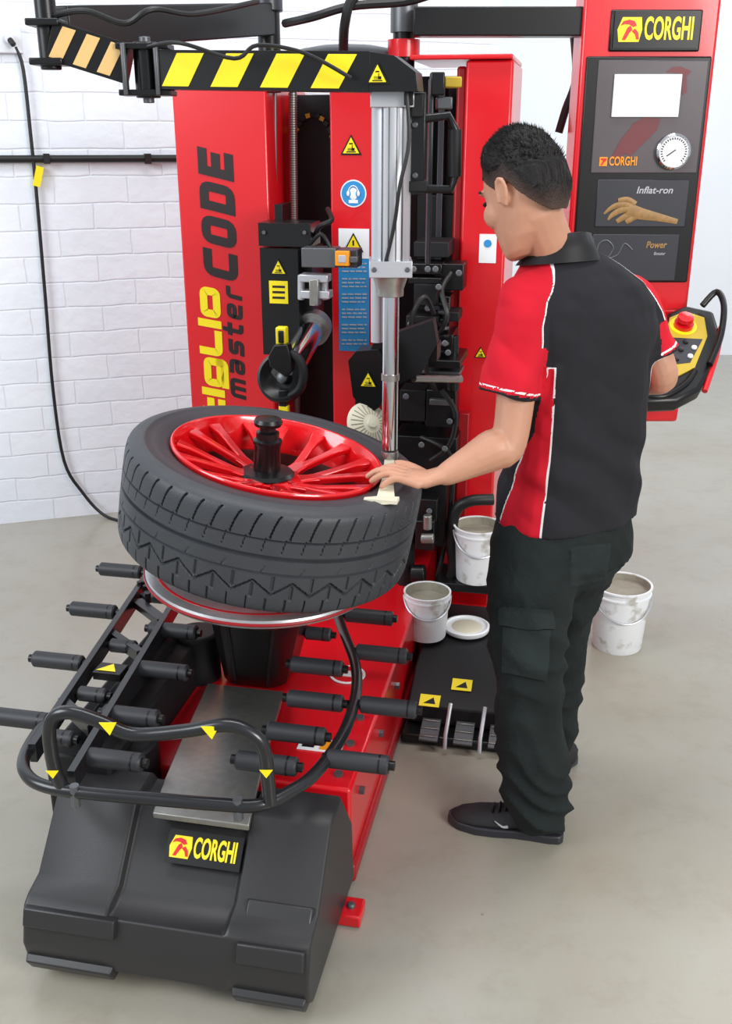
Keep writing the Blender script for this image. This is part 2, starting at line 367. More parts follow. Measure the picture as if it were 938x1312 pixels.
slab(-.374,-.165,-.624,.152,-.610,.194,.012,ins=.005); slab(.085,.232,-.622,.142,-.608,.186,.012,ins=.005)
slab(-.376,-.180,-.608,.038,-.630,.074,.010,ins=.004); slab(.075,.232,-.608,.038,-.630,.074,.010,ins=.004)
slab(.085,.232,-.57,.194,-.535,.228,.007,ins=.006)
cv=b.done('front_cover',TC,.005,label='black moulded plastic cover')
b=B(); a=M.L(-.022,-.535,.214); e=M.L(-.022,-.45,.307); up=(e-a).normalized(); n=M.U.cross(up).normalized()
badge(b,(a+e)/2+n*.006+up*.026,M.U,up,.165,.068,n); b.done('badge',cv,label='black badge with yellow lettering')
b=B(); P=atZ(450,1176,.0); b.box(P+Z*.018,(.055,.065,.03),RED,M.R); b.cyl(P+Z*.02,P+Z*.042,.011,GREY,n=6)
b.done('foot_bracket',TC,.004,label='red floor anchor bracket with bolt')
# pedestal & turntable
WC=atY(347,640,2.2)
def axm(a,c): return (Matrix.Rotation(radians(a),3,'Y')@Matrix.Rotation(radians(c),3,'X'))
Rw=axm(10.5,2); AX=(Rw@Z).normalized(); AD=(axm(2.5,2)@Z).normalized(); AP=(axm(3.5,1)@Z).normalized()
TT=atY(338,724,2.2); TT.z-=.008
b=B()
P0=atZ(331,872,.30)+V((.0,.1,0)); P0.z=.28
oc=((-1,-.7),(-.7,-1),(.7,-1),(1,-.7),(1,.7),(.7,1),(-.7,1),(-1,.7))
b.loft([[P0+M.R@V((sx*.088,sy*.095,0)) for sx,sy in oc],[V((TT.x-.008,TT.y+.06,.655))+M.R@V((sx*.125,sy*.115,0)) for sx,sy in oc]],BLK)
b.cyl(V((TT.x,TT.y+.04,.63)),TT-AD*.03,.10,BLK,r2=.12)
for sx in(-.5,.5): b.prism([P0+M.R@V((sx*.088-.004,-.097,0)),P0+M.R@V((sx*.088+.004,-.097,0)),V((TT.x-.008,TT.y+.06,.655))+M.R@V((sx*.125+.004,-.117,0)),V((TT.x-.008,TT.y+.06,.655))+M.R@V((sx*.125-.004,-.117,0))],V((0,-.004,0)),BLKM)
b.done('pedestal',TC,.006)
b=B(); b.lathe([(0,-.03),(.1,-.03),(.245,-.020),(.270,-.012),(.278,.000),(.274,.009),(.262,.012),(.222,.011),(0,.011)],TT,AD,PLATE,80)
b.lathe([(.2786,-.003),(.280,.000),(.2782,.0045),(.276,.0)],TT,AD,RED2,80,closed=True)  # red rings put the lip's pinkish reflection into the plate colour
b.lathe([(.246,.010),(.246,.0128),(.252,.0128),(.252,.010)],TT,AD,RED,80,closed=True)
b.lathe([(0,.0),(.215,.0),(.215,.0135),(0,.0135)],TT,AD,BLKM,64)  # black disc put in so the gaps between spokes look shaded
b.done('turntable',TC,label='round silver clamping plate with red reflection painted on edge')
# ---------------- wheel
WH=top('car_wheel',WC-AX*.125,'red alloy wheel with black low-profile tire tilted on turntable','wheel')
KS=.98
def w(r,a,h): return WC+Rw@V((r*KS*cos(a),r*KS*sin(a),h*.95))
NA=1040; prof=[(.232,.085),(.234,.100),(.240,.108),(.246,.110),(.249,.114),(.254,.1145),(.268,.120),(.285,.1235),(.300,.1240),(.303,.1260),(.308,.1250),(.322,.1225),(.335,.1165)]
NT=84; tread=[]
for i in range(NT+1):
    t=i/NT; h=.112-.224*t; x=abs(h)/.112; tread.append((.3455-.005*x**12-.002*x*x,h,t))
low=[(.335,-.1165),(.31,-.122),(.285,-.122),(.25,-.112),(.236,-.102),(.232,-.085),(.238,-.07),(.30,-.075),(.322,-.03),(.322,.03),(.30,.075),(.240,.068)]
def groove(a,t):
    s=a/(2*pi)
    if abs(t-.25)<.010 : return .007
    if abs(t-.43)<.016: return .009
    if abs(t-.60)<.009: return .005
    if t<.235:
        f=(s*52+1.1*math.sqrt(max(t,0)))%1
        if f<.075 and t>.01: return .007
    elif t<.41:
        f=(s*52+1.1*math.sqrt(t)+.15)%1
        if f<.045 and t<.37: return .004
    elif t>.615:
        f=(s*26)%1; tr=abs(f-.5)*2
        if abs(t-(.68+.14*tr))<.0115: return .0065
        if t>.86:
            f2=(s*52+.25)%1
            if f2<.07: return .005
        if t>.68+.14*tr+.03 and t<.86:
            if abs(f-.5)<.03: return .004
        if t<.68+.14*tr-.03 and t>.63 and abs(((s*26+.5)%1)-.5)<.03: return .004
    else:
        f=(s*26+(t-.3)*1.2)%1
        if t>.52 and f<.03: return .0025
    return 0
b=B(); rings=[]
allp=[(r,h,None) for r,h in prof]+[(r,h,t) for r,h,t in tread]+[(r,h,None) for r,h in low]
for r,h,t in allp:
    if t is None: rings.append([w(r,2*pi*j/NA,h) for j in range(NA)])
    else: rings.append([w(r-groove(2*pi*j/NA,t),2*pi*j/NA,h) for j in range(NA)])
b.loft(rings,RUB,closed=True)
b.done('tire',WH,label='black rubber tire with grooved tread',ang=55,normals=True)
b=B()
b.lathe([(.238,.102),(.243,.115),(.240,.120),(.234,.119),(.230,.110),(.226,.095),(.220,.075),(.212,.04),(.216,.035),(.222,.07)],WC,AX,RIM,96,closed=True)
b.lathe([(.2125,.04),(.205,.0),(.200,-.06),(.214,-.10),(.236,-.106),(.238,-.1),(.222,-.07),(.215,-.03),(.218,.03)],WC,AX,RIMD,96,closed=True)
b.lathe([(0,.026),(.055,.026),(.068,.042),(.066,.058),(.050,.066),(0,.066)],WC,AX,RIM,48)
NS=8
def bar(pts,ws,th_):
    rg=[]
    for i,(p,wd_) in enumerate(zip(pts,ws)):
        d=(pts[min(i+1,len(pts)-1)]-pts[max(i-1,0)]).normalized(); sd_=AX.cross(d).normalized(); up_=d.cross(sd_).normalized()
        rg.append([p+sd_*wd_*.5,p+sd_*wd_*.38+up_*th_*.3,p-sd_*wd_*.38+up_*th_*.3,p-sd_*wd_*.5,p-sd_*wd_*.35-up_*th_,p+sd_*wd_*.35-up_*th_])
    b.loft(rg,RIM)
for i in range(NS):
    a=2*pi*i/NS+.22
    bar([w(.050,a,.058),w(.080,a,.064),w(.112,a,.072)],[.046,.036,.040],.015)
    for sg in(-1,1):
        bar([w(.098,a+sg*.06,.069),w(.130,a+sg*.115,.078),w(.165,a+sg*.150,.089),w(.197,a+sg*.170,.099),w(.230,a+sg*.180,.108)],[.023,.021,.021,.024,.036],.013)
for i in range(5):
    a=2*pi*i/5+.5; b.cyl(w(.052,a,.062),w(.052,a,.072),.007,RED2,n=10)
b.done('rim',WH,.0015,label='glossy red multi-spoke alloy rim')
PB=WC+AX*.058+V((-.018,0,0))
b=B(); b.lathe([(0,.0),(.060,.0),(.064,.008),(.057,.015),(.031,.018),(.030,.076),(.033,.080),(.033,.088),(.026,.092),(.026,.106),(.018,.110),(.018,.118),(.030,.122),(.033,.130),(.029,.138),(.01,.141),(0,.141)],PB,AP,BLK,32); b.done('clamping_post',TC,label='black screw-down centre clamp')
# ---------------- tower
vT=1.18
def U(px,py=300,v=vT): return M.u(px,py,v)
def tbox(b,u0,u1,v0,v1,z0,z1,m): return b.box(M.L((u0+u1)/2,(v0+v1)/2,(z0+z1)/2),(u1-u0,v1-v0,z1-z0),m,M.R)
uA,uB,uC,uD,uE,uF=U(231),U(346),U(424),U(478),U(578),U(648)
b=B(); tbox(b,uA,uB,vT,vT+.5,.04,1.815,RED); lp=b.done('tower_side_panel',TC,.008)
b=B(); tbox(b,uB-.02,uC+.02,vT+.30,vT+.35,.04,1.8,BLKM); tbox(b,uD-.02,uE+.02,vT+.2,vT+.26,.04,1.85,BLKM); b.done('tower_back_plate',TC)
b=B(); tbox(b,uC,uD+.03,vT,vT+.4,.3,1.815,RED); mp=b.done('tower_centre_panel',TC,.006)
b=B(); tbox(b,uE+.03,uF,vT,vT+.45,.04,1.885,RED); tbox(b,uE-.0,uE+.03,vT+.03,vT+.45,.04,1.87,RED2)
rp=b.done('tower_cabinet',TC,.008)
b=B(); b.box(M.L((uE+uF)/2-.070,vT+.21,1.893),(uF-uE+.135,.46,.014),RED,M.R); b.done('tower_cap',TC,.004)
b=B(); tbox(b,uA,uF,vT+.1,vT+.5,.02,.28,RED); tbox(b,uE-.12,uF,vT-.12,vT+.1,.02,.1,RED); b.done('tower_foot',TC,.006)
# lettering (reads upward)
def vt(b,body,px,py,py1,hpx,th,m,sh=.18,gap=.3,soft=.9): 
    P=M.atV(px,py,vT)-M.D*.001; Ln=abs(M.atV(px,py1,vT).z-P.z); hh=abs((M.atV(px,py,vT)-M.atV(px-hpx,py,vT)).length)
    sword(b,body,P,Z,-M.U,Ln,hh-th,th,m,-M.D,shear=sh,gap=gap,soft=soft)
b=B(); vt(b,'CODE',300,361,197,43,.030,TXK,.22,.30,.7); b.done('panel_lettering',lp,label='large dark squared vertical lettering')
b=B(); vt(b,'master',313,512,370,25,.0145,TXK,.22,.4,.7); b.done('panel_lettering',lp,label='dark squared vertical lettering')
b=B(); vt(b,'artigLio',289,604,370,28,.0265,YEL,.14,.10,.45); b.done('panel_lettering',lp,label='bold yellow squared vertical lettering')
# stickers on centre panel
b=B(); tri(M,b,450,187,27,vT-.001,'h'); b.done('warning_sticker',mp)
b=B(); P=M.atV(453,248,vT); b.lathe([(0,0),(.042,0),(.042,.002),(0,.002)],P,-M.D,WHT,32); b.lathe([(0,.002),(.038,.002),(.038,.003),(0,.003)],P,-M.D,BLUE,32)
b.ell(P-M.D*.003-Z*.001,(.014,.002,.019),WHT,M.R); b.box(P-M.D*.003-Z*.024,(.030,.002,.010),WHT,M.R)
for sg in(-1,1): b.ell(P-M.D*.005+M.U*sg*.016,(.0055,.002,.009),WHT,M.R); b.ell(P-M.D*.0045+M.U*sg*.0145,(.0065,.002,.010),BLUE,M.R)
for sg in(-1,1): b.ell(P-M.D*.0065+M.U*sg*.017,(.0045,.002,.008),WHT,M.R)
b.tube([P-M.D*.004+M.U*(.017*cos(q))+Z*(.024*sin(q)) for q in[pi*j/8 for j in range(9)]],.0018,WHT,6)
b.done('ear_protection_sign',mp,label='round blue mandatory ear protection sign')
b=B(); b.pbox(M,434,293,473,450,vT-.002,.002,BLUE); b.pbox(M,434,293,473,331,vT-.003,.002,WHT); tri(M,b,453,312,26,vT-.004)
random.seed(3)
for i in range(22):
    y=337+i*4.9
    if i%4==3: continue
    x=438
    while x<468:
        ln=random.uniform(3,9); b.pbox(M,x,y,min(x+ln,470),y+1.6,vT-.0035,.001,TXL); x+=ln+1.6
b.done('instruction_label',mp,label='blue and white safety instruction label')
b=B(); b.pbox(M,614,300,636,337,vT-.002,.002,WHT); P=M.atV(625,312,vT-.003); b.lathe([(.008,0),(.012,0),(.012,.001),(.008,.001)],P,-M.D,BLUE,20)
b.done('small_label',rp); 
b=B(); tri(M,b,616,452,16,vT-.001,'h'); b.done('warning_sticker',rp)
b=B(); b.cyl(M.atV(375,90,vT+.15),M.atV(381,560,vT+.15),.012,GREY,n=12)
k0=M.atV(375,118,vT+.15); k1=M.atV(377,300,vT+.15)
for i in range(60):
    p=k0.lerp(k1,i/60); b.cyl(p,p+Z*.004,.015,STEEL,n=12)
b.done('lead_screw',TC,label='steel threaded rod')
b=B()
for px in(352,):b.cyl(M.atV(px,95,vT+.1),M.atV(px+3,520,vT+.1),.006,GREY,n=8)
b.done('guide_rail',TC)
b=B()
for i in range(11):
    a=.25+i*.22; P=M.atV(402,215,vT+.29); q=P+(M.U*cos(a)*.075+Z*(sin(a)*.13+.04)); b.box(q,(.014,.012,.016),YELD if i%3==1 else BLK,M.R@Matrix.Rotation(-a,3,'Y'))
b.done('cable_chain',TC,label='dark cable guide chain')
# carriage
b=B(); vC=.92
b.pbox(M,331,286,398,316,vC,.12,BLK); b.pbox(M,335,318,383,455,vC+.02,.1,BLK); b.pbox(M,352,262,362,290,vC+.1,.1,BLK)
b.pbox(M,383,318,400,420,vC+.08,.15,BLK)
b.cyl(M.atV(338,298,vC),M.atV(338,298,vC-.01),.006,GREY,n=8); b.cyl(M.atV(390,298,vC),M.atV(390,298,vC-.01),.006,GREY,n=8)
tri(M,b,357,343,22,vC+.019,'h'); b.pbox(M,345,360,369,389,vC+.017,.002,YEL)
for i in range(3): b.pbox(M,349,366+i*7,365,369+i*7,vC+.016,.001,TXK)
cr=b.done('tool_carriage',TC,.004,label='black tool carriage with yellow stickers')
b=B(); b.pbox(M,386,318,430,343,vC-.06,.07,GREY); b.pbox(M,429,322,447,341,vC-.075,.02,ORG); b.pbox(M,430,320,458,343,vC-.055,.07,DGR2); b.pbox(M,433,327,443,337,vC-.077,.005,TXL); b.pbox(M,447,329,458,337,vC-.07,.03,GREY)
b.done('pneumatic_valve',cr,.003,label='grey pneumatic valve with orange connector')
b=B()
for px in(386,416): b.cyl(M.atV(px,352,vC-.02),M.atV(px,384,vC-.02),.011,ALU)
b.pbox(M,383,352,420,362,vC-.05,.05,ALU); b.pbox(M,385,373,422,383,vC-.05,.05,ALU); b.pbox(M,396,358,408,392,vC-.06,.04,STEEL)
b.done('valve_block',cr,.003,label='silver fitting block')
b=B(); b.tube([M.atV(402,306,vC+.05),M.atV(410,290,vC),M.atV(425,282,vC),M.atV(420,268,vC+.1)],.008,CBL,8,4); b.done('air_hose',cr)
b=B(); b.tube([M.atV(398,312,vC),M.atV(412,300,vC-.03),M.atV(424,318,vC-.03)],.006,CBL,8,4); b.done('air_hose',cr)
a0=M.atV(403,418,vC+.1); a1=M.atV(364,484,.62)
b=B(); b.cyl(a0,a1,.040,CHR,n=32); b.cyl(a0+(a0-a1)*.02,a0+(a1-a0)*.08,.055,STEEL,n=32); b.done('roller_arm',TC,label='chrome tubular arm')
b=B(); fax=V((-.25,-.85,.25)).normalized()
b.lathe([(0,.0),(.026,.002),(.046,.016),(.062,.032),(.070,.030),(.074,.018),(.068,-.008),(.045,-.03),(.03,-.045),(0,-.045)],a1,fax,BLK,40)
b.lathe([(0,.0),(.016,.0),(.016,.02),(.010,.024),(0,.024)],a1,fax,GREY,16)
b.done('bead_roller',TC,label='black round dished bead roller')
b=B(); b.pbox(M,353,420,366,444,.54,.03,YEL); b.pbox(M,356,424,363,440,.535,.01,BLK)
b.prism([M.atV(x,y,.52) for x,y in((351,442),(368,442),(372,456),(374,476),(366,484),(358,478),(346,470),(343,458))],M.D*.04,BLK)
b.tube([M.atV(x,y,.54) for x,y in((371,452),(384,462),(389,480),(384,498),(370,508))],.0,BLKM,10,4,rr=[.012,.014,.013,.011,.008])
b.pbox(M,357,500,367,522,.58,.02,BLK); b.pbox(M,357,520,369,538,.58,.02,YEL)
b.done('pointer_hook',TC,.003,label='yellow and black bead hook')
# ---------------- right bay machinery
b=B()
b.pbox(M,533,120,546,560,vT+.12,.08,BLK); b.pbox(M,556,110,564,640,vT+.08,.08,DGR2); b.pbox(M,545,250,575,760,vT+.1,.1,BLKM)
b.pbox(M,521,338,566,352,1.0,.12,BLK); b.pbox(M,523,356,566,364,.99,.12,BLK); b.pbox(M,530,364,560,392,.98,.12,BLKM); b.pbox(M,556,338,594,372,1.03,.1,BLK)
b.pbox(M,520,405,562,430,.94,.12,BLKM); b.pbox(M,543,428,580,480,.98,.14,BLK); b.pbox(M,505,560,585,610,1.0,.15,BLK); b.pbox(M,530,600,572,700,1.0,.16,BLK)
b.pbox(M,548,462,590,472,.9,.2,BLK); b.pbox(M,530,310,575,330,1.05,.15,BLKM)
b.pbox(M,540,476,590,480,.92,.1,GREY); b.pbox(M,562,380,576,460,1.02,.1,BLK); b.pbox(M,566,400,588,412,.97,.1,BLKM)
b.pbox(M,512,500,545,540,1.0,.1,BLKM); b.pbox(M,546,500,584,548,1.0,.1,BLK); b.pbox(M,550,512,580,520,.98,.05,GREY)
b.cyl(M.atV(545,483,.92),M.atV(592,484,.92),.009,STEEL); b.cyl(M.atV(580,430,1.0),M.atV(580,500,1.0),.02,BLK)
for k in range(7): b.lathe([(.012,0),(.018,0),(.018,.01),(.012,.01)],M.atV(568,392+k*10,.96),Z,GREY if k%2 else BLK,14)
for p in((530,345),(548,345),(558,345),(588,350),(562,368),(548,395),(570,440),(550,655),(560,615),(526,415),(552,418),(574,452),(540,570),(570,575),(520,508),(576,540)): b.cyl(M.atV(p[0],p[1],.91),M.atV(p[0],p[1],.98),.010,GREY,n=10)
b.done('bead_breaker_carriage',TC,.003,label='black bead breaker slide mechanism')
for pl in([(560,430,.95),(573,405,.92),(566,372,.95),(578,350,1.0)],[(548,410,.92),(555,435,.9),(546,470,.9),(558,500,.95)],[(540,560,.98),(575,580,.95),(580,620,1.0),(572,690,1.0),(560,740,1.0)],[(524,440,.9),(530,400,.88),(545,380,.9),(556,402,.92)],[(512,590,.95),(520,640,.92),(516,700,.92),(530,760,.95)],[(566,500,.95),(584,530,.93),(576,570,.93),(552,590,.95)]):
    b=B(); b.tube([M.atV(*p) for p in pl],.008,CBL,8,5); b.done('hose',TC,label='thin black pneumatic hose')
b=B(); b.tube([M.atV(632,640,1.0),M.atV(602,642,.98),M.atV(584,655,.98),M.atV(578,690,.98),M.atV(580,735,.98),M.atV(556,755,.98),M.atV(530,745,.98)],.019,CBL,12,6)
b.done('ribbed_hose',TC,label='thick black flexible hose')
b=B(); b.pbox(M,528,640,560,668,.93,.1,BLK); b.pbox(M,532,668,556,705,.9,.12,BLK); b.cyl(M.atV(528,735,.9),M.atV(545,735,.9),.03,BLK); b.cyl(M.atV(540,690,.86),M.atV(556,690,.86),.016,STEEL)
b.cyl(M.atV(548,660,.88),M.atV(548,678,.88),.014,STEEL); b.cyl(M.atV(520,610,.95),M.atV(520,770,.95),.03,BLKM); b.pbox(M,440,560,500,760,1.05,.1,BLKM); b.pbox(M,585,530,598,700,1.1,.05,RED2)
b.done('cylinder_unit',TC,.003,label='black pneumatic actuator assembly')
# bead tool with sticker & cream disc
b=B(); vB=.62
pl=[(446,462),(456,450),(484,448),(494,462),(497,498),(486,522),(470,532),(452,508)]
b.prism([M.atV(x,y,vB) for x,y in pl],M.D*.07,BLK); b.pbox(M,455,505,478,545,vB+.01,.05,BLKM); b.pbox(M,480,440,560,462,vB+.1,.08,BLK)
b.prism([M.atV(x,y,vB+.08) for x,y in((497,430),(555,410),(560,440),(540,478),(497,500))],M.D*.05,BLKM)
b.prism([M.atV(x,y,vB+.02) for x,y in((468,462),(480,436),(492,432),(496,450),(490,465))],M.D*.05,BLK)
tri(M,b,472,487,24,vB-.002,'h'); b.cyl(M.atV(530,485,vB+.1),M.atV(590,486,vB+.3),.011,STEEL)
b.done('bead_breaker_arm',TC,.004,label='black arm with yellow warning triangle')
b=B(); cx=M.atV(472,545,vB-.02); ax=(V((.46,-.70,.50))).normalized()
b.lathe([(0,-.030),(.020,-.028),(.034,-.016),(.064,-.006),(.068,.000),(.060,.007),(.026,.020),(0,.022)],cx,ax,CREAM,44)
xx=ax.orthogonal().normalized(); yy=ax.cross(xx)
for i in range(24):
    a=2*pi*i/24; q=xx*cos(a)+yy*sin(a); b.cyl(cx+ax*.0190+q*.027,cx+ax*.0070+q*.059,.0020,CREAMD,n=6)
b.lathe([(0,.018),(.014,.019),(.014,.027),(0,.029)],cx,ax,CREAM,16)
b.done('bead_breaker_disc',TC,label='cream plastic ribbed bead breaker disc')
# ---------------- pneumatic tool column
H=Frame((.066,2.29,0),0)
def hx(px,py,v=0): return H.atV(px,py,v)
b=B(); c0=hx(502,128); c1=hx(502,335)
xx0=c0.x
b.loft([[V((xx0+.043*cos(a),2.29+.043*sin(a),z)) for a in [2*pi*(j+.5)/16 for j in range(16)]] for z in(c0.z,c1.z)],ALU)
for s in(-.020,-.006,.010,.024): b.box(V((xx0+s,2.29-.043+abs(s)*.25,(c0.z+c1.z)/2)),(.003,.004,c0.z-c1.z),GREY)
b.box(V((xx0,2.29,c1.z-.012)),(.094,.094,.035),ALU); b.box(V((xx0,2.29,c0.z)),(.09,.09,.03),ALU)
b.lathe([(0,0),(.040,0),(.030,-.03),(.030,-.045),(0,-.045)],V((xx0,2.29,c1.z-.03)),Z,STEEL,24)
for sx in(-.036,.036): b.cyl(V((xx0+sx,2.245,c1.z-.012)),V((xx0+sx,2.24,c1.z-.012)),.006,GREY,n=8)
b.done('pneumatic_cylinder',TC,.003,label='vertical aluminium pneumatic cylinder')
zb=1.02
b=B(); b.cyl(V((xx0+.002,2.29,c1.z-.05)),V((xx0+.002,2.29,zb-.03)),.0185,CHR,n=28); b.cyl(V((xx0+.002,2.29,1.17)),V((xx0+.002,2.29,1.155)),.021,STEEL); b.done('tool_rod',TC,label='polished steel vertical rod')
b=B(); b.cyl(hx(483,352,.05),hx(483,438,.05),.014,ALU); b.done('guide_cylinder',TC)
b=B(); b.pbox(H,519,118,545,250,-.01,.08,BLK); b.pbox(H,527,120,543,150,-.03,.03,BLKM); b.pbox(H,518,112,530,135,-.05,.06,BLKM); b.pbox(H,524,232,548,246,-.02,.1,BLKM)
for y in(160,225): b.cyl(hx(532,y,-.01),hx(532,y,-.018),.007,GREY,n=8)
b.done('tool_bracket',TC,.004)
b=B(); b.tube([hx(545,152),hx(575,148),hx(583,165),hx(584,225),hx(578,243),hx(545,242)],.009,BLK,10,1); b.cyl(hx(583,166),hx(583,226),.014,BLKM); b.done('grab_handle',TC,label='black grab handle')
b=B(); b.tube([hx(520,105,-.06),hx(524,180,-.06),hx(512,240,-.06),hx(505,290,-.05),hx(492,345,-.04)],.004,CBL,8,5); b.done('air_line',TC)
b=B(); b.pbox(H,552,92,570,122,.1,.05,BLK); b.pbox(H,570,98,592,112,.12,.06,YELD); b.pbox(H,548,100,554,340,.12,.04,DGR2); b.pbox(H,560,124,580,140,.12,.05,GREY); b.done('sensor_block',TC,.003)
# swing arms
def arm(b,P0,P1,h,t,stripes,sm,pts=None):
    P0=V(P0);P1=V(P1); x=(P1-P0).normalized(); y=Z.cross(x).normalized(); z=x.cross(y); R=Matrix((x,y,z)).transposed(); Lg=(P1-P0).length
    b.box((P0+P1)/2,(Lg,t,h),BLK,R)
    n=stripes; seg=Lg*.94/n
    for i in range(n):
        s=Lg*.03+seg*i
        f=P0+x*s-y*(t/2+.0005)
        k=seg*.58; sh=seg*.34; hh=h*.42
        b.prism([f-z*hh,f+x*k*.95-z*hh,f+x*(k*.95+sh*1.0)+z*hh,f+x*sh+z*hh],-y*.0012,sm)
    return x,y,z
hA=atY(188,90,2.36); hB=atY(478,93,2.25)
b=B(); x,y,z=arm(b,hA+ (hB-hA)*.07,hB,.076,.07,4,YEL)
b.prism([hB+z*.037-y*.036,hB+x*.05+z*.03-y*.036,hB+x*.095+z*0-y*.036,hB+x*.10-z*.035-y*.036,hB-z*.037-y*.036],y*.072,BLK)
Fa=Frame((hB.x,hB.y,0),-math.degrees(atan2((hB-hA).y,(hB-hA).x)))
tri(Fa,b,484,95,29,-.038,'h')
b.done('swing_arm',TC,.003,label='black arm with yellow hazard stripes')
hC=atY(62,50,2.36)
b=B(); b.cyl(hA-Z*.055,hA+Z*.055,.026,BLK); b.box(hA+Z*.045,(.11,.08,.012),BLK); b.box(hA-Z*.045,(.11,.08,.012),BLK); b.cyl(hA-Z*.065,hA+Z*.065,.012,GREY)
for s in(-.038,.03): b.box(hA+V((s,-.04,0)),(.012,.012,.1),BLK); b.cyl(hA+V((s,-.045,-.05)),hA+V((s,-.045,.05)),.005,GREY,n=8)
b.done('arm_hinge',TC,.003)
b=B(); arm(b,hC+(hA-hC)*.05,hA+(hC-hA)*.18,.078,.06,3,BEIGE); b.done('swing_arm',TC,.003,label='black arm with pale hazard stripes')
b=B(); b.cyl(hC-Z*.06,hC+Z*.09,.022,BLK); b.box(hC+Z*.03,(.07,.08,.014),BLK); b.box(hC-Z*.045,(.07,.08,.014),BLK); b.done('arm_hinge',TC,.003)
pp=M.atV(344,20,vT+.05); q=atY(75,30,2.5)
b=B(); x=(q-pp).normalized(); y=Z.cross(x).normalized(); R=Matrix((x,y,x.cross(y))).transposed(); pm=V((pp.x,pp.y,pp.z-.02))
b.box((pm+q)/2,((q-pm).length,.06,.09),BLK,R); b.cyl(V((pp.x,pp.y,1.8)),V((pp.x,pp.y,2.25)),.035,BLK)
b.cyl(V((pp.x,pp.y,2.03)),V((pp.x,pp.y,2.1)),.045,DGR2); b.done('support_beam',TC,.004)
for pl,r in(([(70,20,2.35),(110,14,2.3),(160,30,2.3),(195,12,2.3),(250,18,2.4),(330,2,2.6)],.006),([(190,60,2.3),(230,55,2.2),(300,75,2.2),(330,58,2.2),(390,68,2.2),(450,100,2.2)],.004)):
    b=B(); b.tube([atY(*p) for p in pl],r,CBL,8,6); b.done('overhead_hose',TC,label='thin black hose lying over the arm')
for pl,r in(([(440,70,1.1),(442,30,1.0),(455,-5,1.0),(500,-20,1.1)],.014),([(365,30,1.1),(400,22,1.0),(450,8,1.0),(520,2,1.0),(560,-10,1.0)],.012)):
    b=B(); b.tube([M.atV(*p) for p in pl],r,CBL,8,6); b.done('overhead_hose',TC,label='thick black looping hose')
b=B(); P=M.atV(445,66,vT+.15); b.ell(V((P.x,P.y,P.z-.03)),(.21,.14,.052),DGR2); b.done('motor_dome',TC,label='dark grey rounded motor housing')
b=B(); P=M.atV(518,20,vT+.1); b.cyl(V((P.x,P.y,1.85)),V((P.x,P.y,2.4)),.034,BLK); b.cyl(V((P.x,P.y,1.9)),V((P.x,P.y,1.95)),.05,RED)
b.cyl(V((P.x,P.y,1.97)),V((P.x,P.y,2.08)),.042,GREY); b.done('console_post',TC)
C=Frame((0,3.3,0),0)
b=B(); b.pbox(C,530,8,765,46,.02,.08,BLK); b.done('console_beam',TC,.004)
b=B(); b.tube([atY(735,40,3.5),atY(738,100,3.5),atY(725,140,3.5),atY(716,170,3.5)],.013,CBL,8,5); b.done('console_cable',TC)
# ---------------- display cabinet
b=B(); b.pbox(C,738,-70,907,399,0,.14,RED); dc=b.done('display_cabinet',TC,.01,label='red display cabinet with black instrument front')
b=B(); b.pbox(C,742,72,897,362,-.008,.01,BLK); b.pbox(C,782,12,899,66,-.008,.01,BLK); b.done('fascia',dc,.005)
b=B(); b.pbox(C,762,77,901,222,-.012,.006,DGREY); b.done('instrument_panel',dc,.003,label='grey instrument panel')
b=B(); b.pbox(C,764,230,881,291,-.012,.006,DGR2); b.done('instrument_panel',dc,.003,label='dark printed panel')
b=B(); b.pbox(C,758,300,868,360,-.012,.006,DGR2); b.done('instrument_panel',dc,.003,label='dark printed panel')
b=B(); b.pbox(C,786,95,872,150,-.02,.01,WHT); b.pbox(C,789,98,869,147,-.022,.003,SCR); b.done('screen',dc,.003,label='white display screen')
b=B(); P=C.atV(862,194,-.013); GS=.93
b.lathe([(0,0),(.052*GS,0),(.056*GS,.012),(.05*GS,.016),(.047*GS,.012),(0,.012)],P,V((0,-1,0)),CHR,40); b.lathe([(0,.0122),(.047*GS,.0122),(.047*GS,.0125),(0,.0125)],P,V((0,-1,0)),WHT,40)
for i in range(25):
    a=radians(225-i*11.25); q=P+V((cos(a)*.040*GS,-.013,sin(a)*.040*GS)); b.box(q,(.003,.001,.006),BLK,Matrix.Rotation(pi/2-a,3,'Y'))
b.box(P+V((-.008,-.014,-.004)),(.032,.001,.003),BLK,Matrix.Rotation(radians(-35),3,'Y'))
b.done('pressure_gauge',dc,label='round white-faced pressure gauge')
X=V((1,0,0))
P=C.atV(841,38,-.009); b=B(); badge(b,P,X,Z,.25,.1,V((0,-1,0))); b.done('badge',dc,label='black badge with yellow lettering')
P=C.atV(768,207,-.013); b=B(); b.box(P+V((.012,0,0)),(.024,.002,.026),ORG)
b.prism([P+V((x_,-.0012,z_)) for x_,z_ in((.004,-.010),(.009,-.010),(.014,-.001),(.021,.004),(.020,.009),(.004,.009),(.005,.005),(.012,.004))],V((0,-.001,0)),RED); b.done('emblem',dc,label='small orange and red emblem')
b=B(); b.text('CORGHI',P+V((.03,-.001,0)),X,Z,.036,ORG,ext=.0006,bold=.0008,width=.085); b.done('console_lettering',dc,label='small orange lettering')
b=B(); b.text('Inflat-ron',C.atV(816,244,-.013),X,Z,.029,TXL,ext=.0006,bold=.0004,shear=.2,width=.112); b.done('console_lettering',dc,label='pale lettering')
b=B(); b.text('Power',C.atV(828,314,-.013),X,Z,.028,TXG,ext=.0006,bold=.0008,shear=.2,width=.066); b.done('console_lettering',dc,label='bronze lettering')
b=B(); b.text('Booster',C.atV(838,325,-.013),X,Z,.014,TXL,ext=.0006,shear=.2,width=.036); b.done('console_lettering',dc,label='tiny pale lettering')
